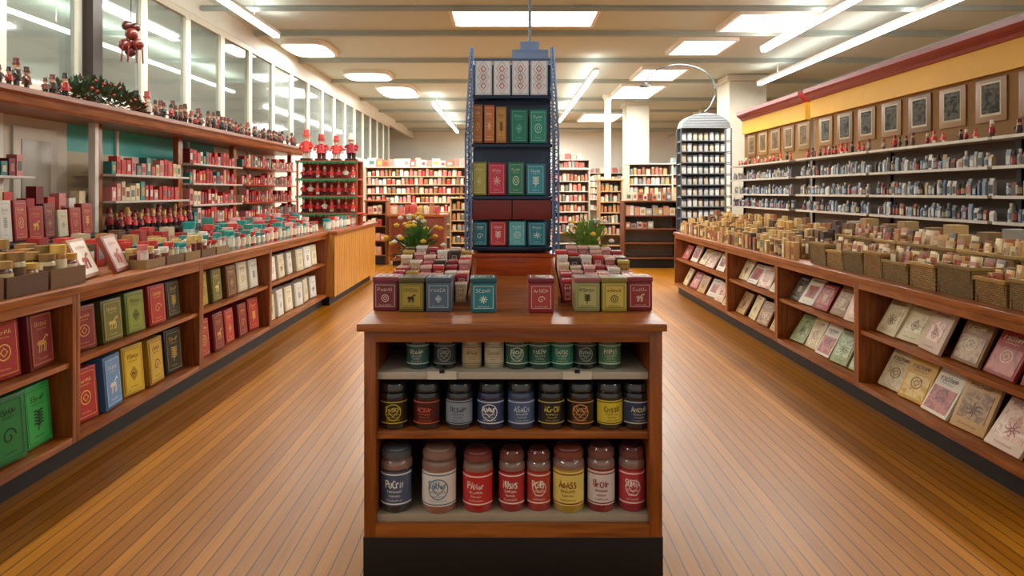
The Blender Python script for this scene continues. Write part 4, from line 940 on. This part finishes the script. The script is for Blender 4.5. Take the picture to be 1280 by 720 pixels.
for k_, z in enumerate(zsA[2:]): fill(-3.75, -1.16, 17, z, PK, '%s of the wide left rear shelving' % SN[k_+2], .2, 'tin', wmin=.08, wmax=.13)
fill(-3.75, -1.1, 17.05, 2.171, PK, 'top of the wide left rear shelving', .25, wmin=.12, wmax=.24)
MIX = [('tan','#c4a26c'),('grey','#b0aca0'),('rust','#b07654'),('cream','#e0d6b8'),('slate','#7c8280')]
zsB = [.3, .55, .8, 1.04, 1.28, 1.52, 1.76]
rack('shelving', 'narrow back shelving of mixed tins just right of the tower', 1.05, 1.92, 15, .4, zsB, 2.02, PALE, GREYSH)
for k_, z in enumerate(zsB[1:]): fill(1.09, 1.88, 15, z, MIX+PK[:1]+PK[2:5], '%s of the narrow shelving beside the tower' % SN[k_+1], .19, 'tin', .06, .1)
zsC = [.3, .55, .8, 1.04, 1.28, 1.52]
rack('shelving', 'back shelving of tan tins left of the slim pole', 2.05, 2.58, 14.4, .4, zsC, 1.76, pm('#a88458', .5), pm('#b89468', .5))
for k_, z in enumerate(zsC[1:]): fill(2.09, 2.54, 14.4, z, MIX, '%s of the shelving of tan tins' % SN[k_+1], .19, 'tin', .06, .1)
zsD = [.2, .5, .78, 1.04]
rack('low_shelving', 'low dark wooden shelving with mostly empty shelves, right aisle end', 2.28, 3.38, 12.6, .45, zsD, 1.3, wood('dark_wood_v', '#4a2414', '#6f3a1e', 2), wood('dark_wood_h', '#6a3a22', '#905834', 0))
fill(2.33, 3.33, 12.62, 1.04, PK+MIX[:2], 'the upper shelf of the low dark shelving', .2)
fill(2.33, 3.33, 12.62, 1.331, MIX+PK[1:3], 'top of the low dark shelving', .18)
fill(2.33, 2.9, 12.62, .78, MIX, 'the middle shelf of the low dark shelving', .14)
zsE = [.4, .9, 1.22, 1.45, 1.68, 1.9]
rack('shelving', 'back shelving of pale tins behind the low dark shelving', 2.8, 3.85, 14.9, .4, zsE, 2.14, PALE, GREYSH)
for k_, z in enumerate(zsE[2:]): fill(2.85, 3.8, 14.9, z, PK[2:]+MIX, '%s of the pale tin shelving behind' % SN[k_+2], .19, 'tin', .07, .11)
zsT = [.35, .6, .84, 1.06, 1.25, 1.44, 1.63, 1.82, 2.01, 2.20, 2.39]
t = T('jar_rack', 'tall wire rack of white jars with grey domed top beside the right wall', 'display rack', (3.4, 10.98, 0))
for s in (-1, 1):
    m = MB()
    for y in (0, .28): m.tube([(s*.43, y, 0), (s*.43, y, 2.6)], .012)
    for z in zsT: m.tube([(s*.43, 0, z-.03), (s*.43, .28, z-.03)], .008)
    O('side_frame', m.mesh('jr', pm('#5c646e', .35, .4), smooth=True), t)
for z in zsT: O('shelf', MB().box(-.415, .415, 0, .28, z-.014, z).mesh('js', pm('#6e767e', .4, .3)), t)
O('back_panel', MB().box(-.415, .415, .28, .29, .3, 2.6).mesh('jb', pm('#56606a', .5)), t)
arc = [(-.42, 2.6), (.42, 2.6)]+[(.42*cos(R(a)), 2.62+.24*sin(R(a))) for a in range(0, 181, 15)]
O('dome', MB().prism_x(arc, 0, .28).mesh('jt', pm('#8c9296', .4, .2)), t, (0, 0, 0), (0, 0, R(90)))
m = MB()
for k in range(5):
    zz = 2.64+k*.045; xx = .41*math.sqrt(max(0.02, 1-((zz-2.62)/.24)**2)); m.tube([(-xx, -.004, zz), (xx, -.004, zz)], .006, 5)
O('ribs', m.mesh('jribs', pm('#747b80', .4, .3), smooth=True), t)
JW = [('white','#d4d2cc','#8a929c','#dcdcd8'),('grey lidded','#b4b2ac','#5a6470','#c8c8c4'),('brown lidded','#c0b49c','#6c5844','#d8d8d4')]
for k_, z in enumerate(zsT[2:]): fill(2.99, 3.8, 10.98, z, JW, 'the wire rack with domed top, %s' % (SN[k_] if k_ < 7 else ('the eighth shelf', 'the topmost shelf')[k_-7]), .125, 'jar')
t = T('arc_lamp', 'thin wide arched metal lamp rising from the domed wire rack', 'lamp', (3.40, 11.12, 2.873))
pts = [(0, 0, 0), (.12, 0, .12), (.2, 0, .3)]+[(-.42+.62*cos(R(a)), 0, .42+.42*sin(R(a))) for a in range(0, 171, 12)]
O('arm', MB().tube(pts, .013).mesh('arm', pm('#5a6066', .35, .4), smooth=True), t)
O('base', MB().lathe([(0,-.012),(.05,-.012),(.05,.01),(.02,.025),(0,.025)], 16).mesh('lb', DKM, smooth=True), t)
e = pts[-1]
O('shade', MB().lathe([(0,.03),(.03,.03),(.05,0),(.11,-.05),(.105,-.05),(.045,-.005),(0,.0)], 16, e).mesh('ls', pm('#8a8f94', .3, .5), smooth=True), t)
t = T('service_counter', 'dark reddish wooden service counter behind the tower on the left', 'counter', (-1.85, 13, 0))
O('body', MB().box(-.55, .55, 0, .6, .1, 1.0).mesh('pb', wood('mahogany_mid', '#6a2a12', '#8e421e', 2)), t); O('top', MB().box(-.6, .6, -.05, .65, 1.0, 1.05).mesh('pt', WX, .006), t)
for x0, x1 in ((-.5, -.02), (.02, .5)): O('front_panel', MB().box(x0, x1, -.015, 0, .18, .94).mesh('pf', wood('mahogany_dark', '#5a1e0c', '#7a3016', 2), .004), t)
O('toe_kick', MB().box(-.5, .5, .04, .56, 0, .1).mesh('pk', BLACK), t)
fill(-2.4, -1.3, 13.1, 1.051, PK+MIX, 'the dark reddish service counter top', .22, 'tin', .09, .16)
rack('shelving', 'small pale shelf unit right of the dark service counter', -1.2, -.75, 13.2, .4, [.2, .45, .7, .92, 1.14], 1.36, pm('#b8945e', .6), pm('#c8a878', .5))
for k_, z in enumerate((.2, .45, .7, .92, 1.14)): fill(-1.16, -.79, 13.2, z, MIX, '%s of the small pale shelf unit' % SN[k_], .17, 'tin', .07, .1)
rack('shelving', 'small shelf of red cartons left of the dark service counter', -2.95, -2.5, 13.2, .4, [.2, .5, .8, 1.05], 1.3, WZ, WX)
for k_, z in enumerate((.2, .5, .8, 1.05)): fill(-2.9, -2.55, 13.2, z, PK[:3], '%s of the small red carton shelf' % SN[k_], .18)
# shelving in the deep background
SM = [pm(h) for h in ('#d4a89c', '#bc6a60', '#e4dac0', '#c8ac7c', '#b4b0a4', '#e8e4da', '#98a4a4', '#94785c')]
def deep(lab, glab, x0, x1, Y, zs, top, shm):
    rack('shelving', lab, x0, x1, Y, .5, zs, top, PALE, shm)
    m = MB()
    for z in zs[1:]+[top+.03]:
        x = x0+.08
        while x < x1-.25:
            w = q.uniform(.08, .17); m.box(x, x+w, Y+.04, Y+.25, z+.001, z+q.uniform(.13, .22), q.randrange(8)); x += w+.015
    o = tag(O('stocked_goods', m.mesh('stock', SM)), glab, 'goods'); o['kind'] = 'stuff'
ZD = [.4, .8, 1.2, 1.46, 1.72, 1.98]
deep('long farthest shelving against the back wall right of the tower', 'mixed small goods packed on the farthest right back wall shelving', .8, 6.5, 25.6, ZD, 2.24, GREYSH)
deep('long farthest shelving against the back wall left of the tower', 'mixed small goods packed on the farthest left back wall shelving', -3.8, .3, 25.6, ZD+[2.24], 2.5, GREYSH)
deep('freestanding pale shelving deep behind the domed wire rack', 'mixed small goods on the freestanding shelving behind the wire rack', 4.3, 5.8, 17.0, ZD, 2.24, GREYSH)
deep('freestanding pale shelving deep between tower and slim pole', 'mixed small goods on the freestanding shelving between tower and pole', 1.5, 2.5, 19.5, ZD+[2.24], 2.46, GREYSH)

# ---------------------------------------------------------------- camera, world
cd = bpy.data.cameras.new('camera'); cam = bpy.data.objects.new('camera', cd); COL.objects.link(cam)
cam.location = (0, 0, 1.5); cam.rotation_euler = (R(90), 0, 0); cd.lens = 22.5; cd.sensor_width = 36; cd.shift_x = .0039; cd.shift_y = -.09375; cd.clip_end = 100
S.camera = cam
w = bpy.data.worlds.new('world'); S.world = w; w.use_nodes = True
bg = w.node_tree.nodes['Background']; bg.inputs['Color'].default_value = (1, .95, .88, 1); bg.inputs['Strength'].default_value = .46
try:
    S.view_settings.view_transform = 'Standard'; S.view_settings.look = 'None'
except Exception as ex: print('look', ex)
print('objects', len(S.objects))
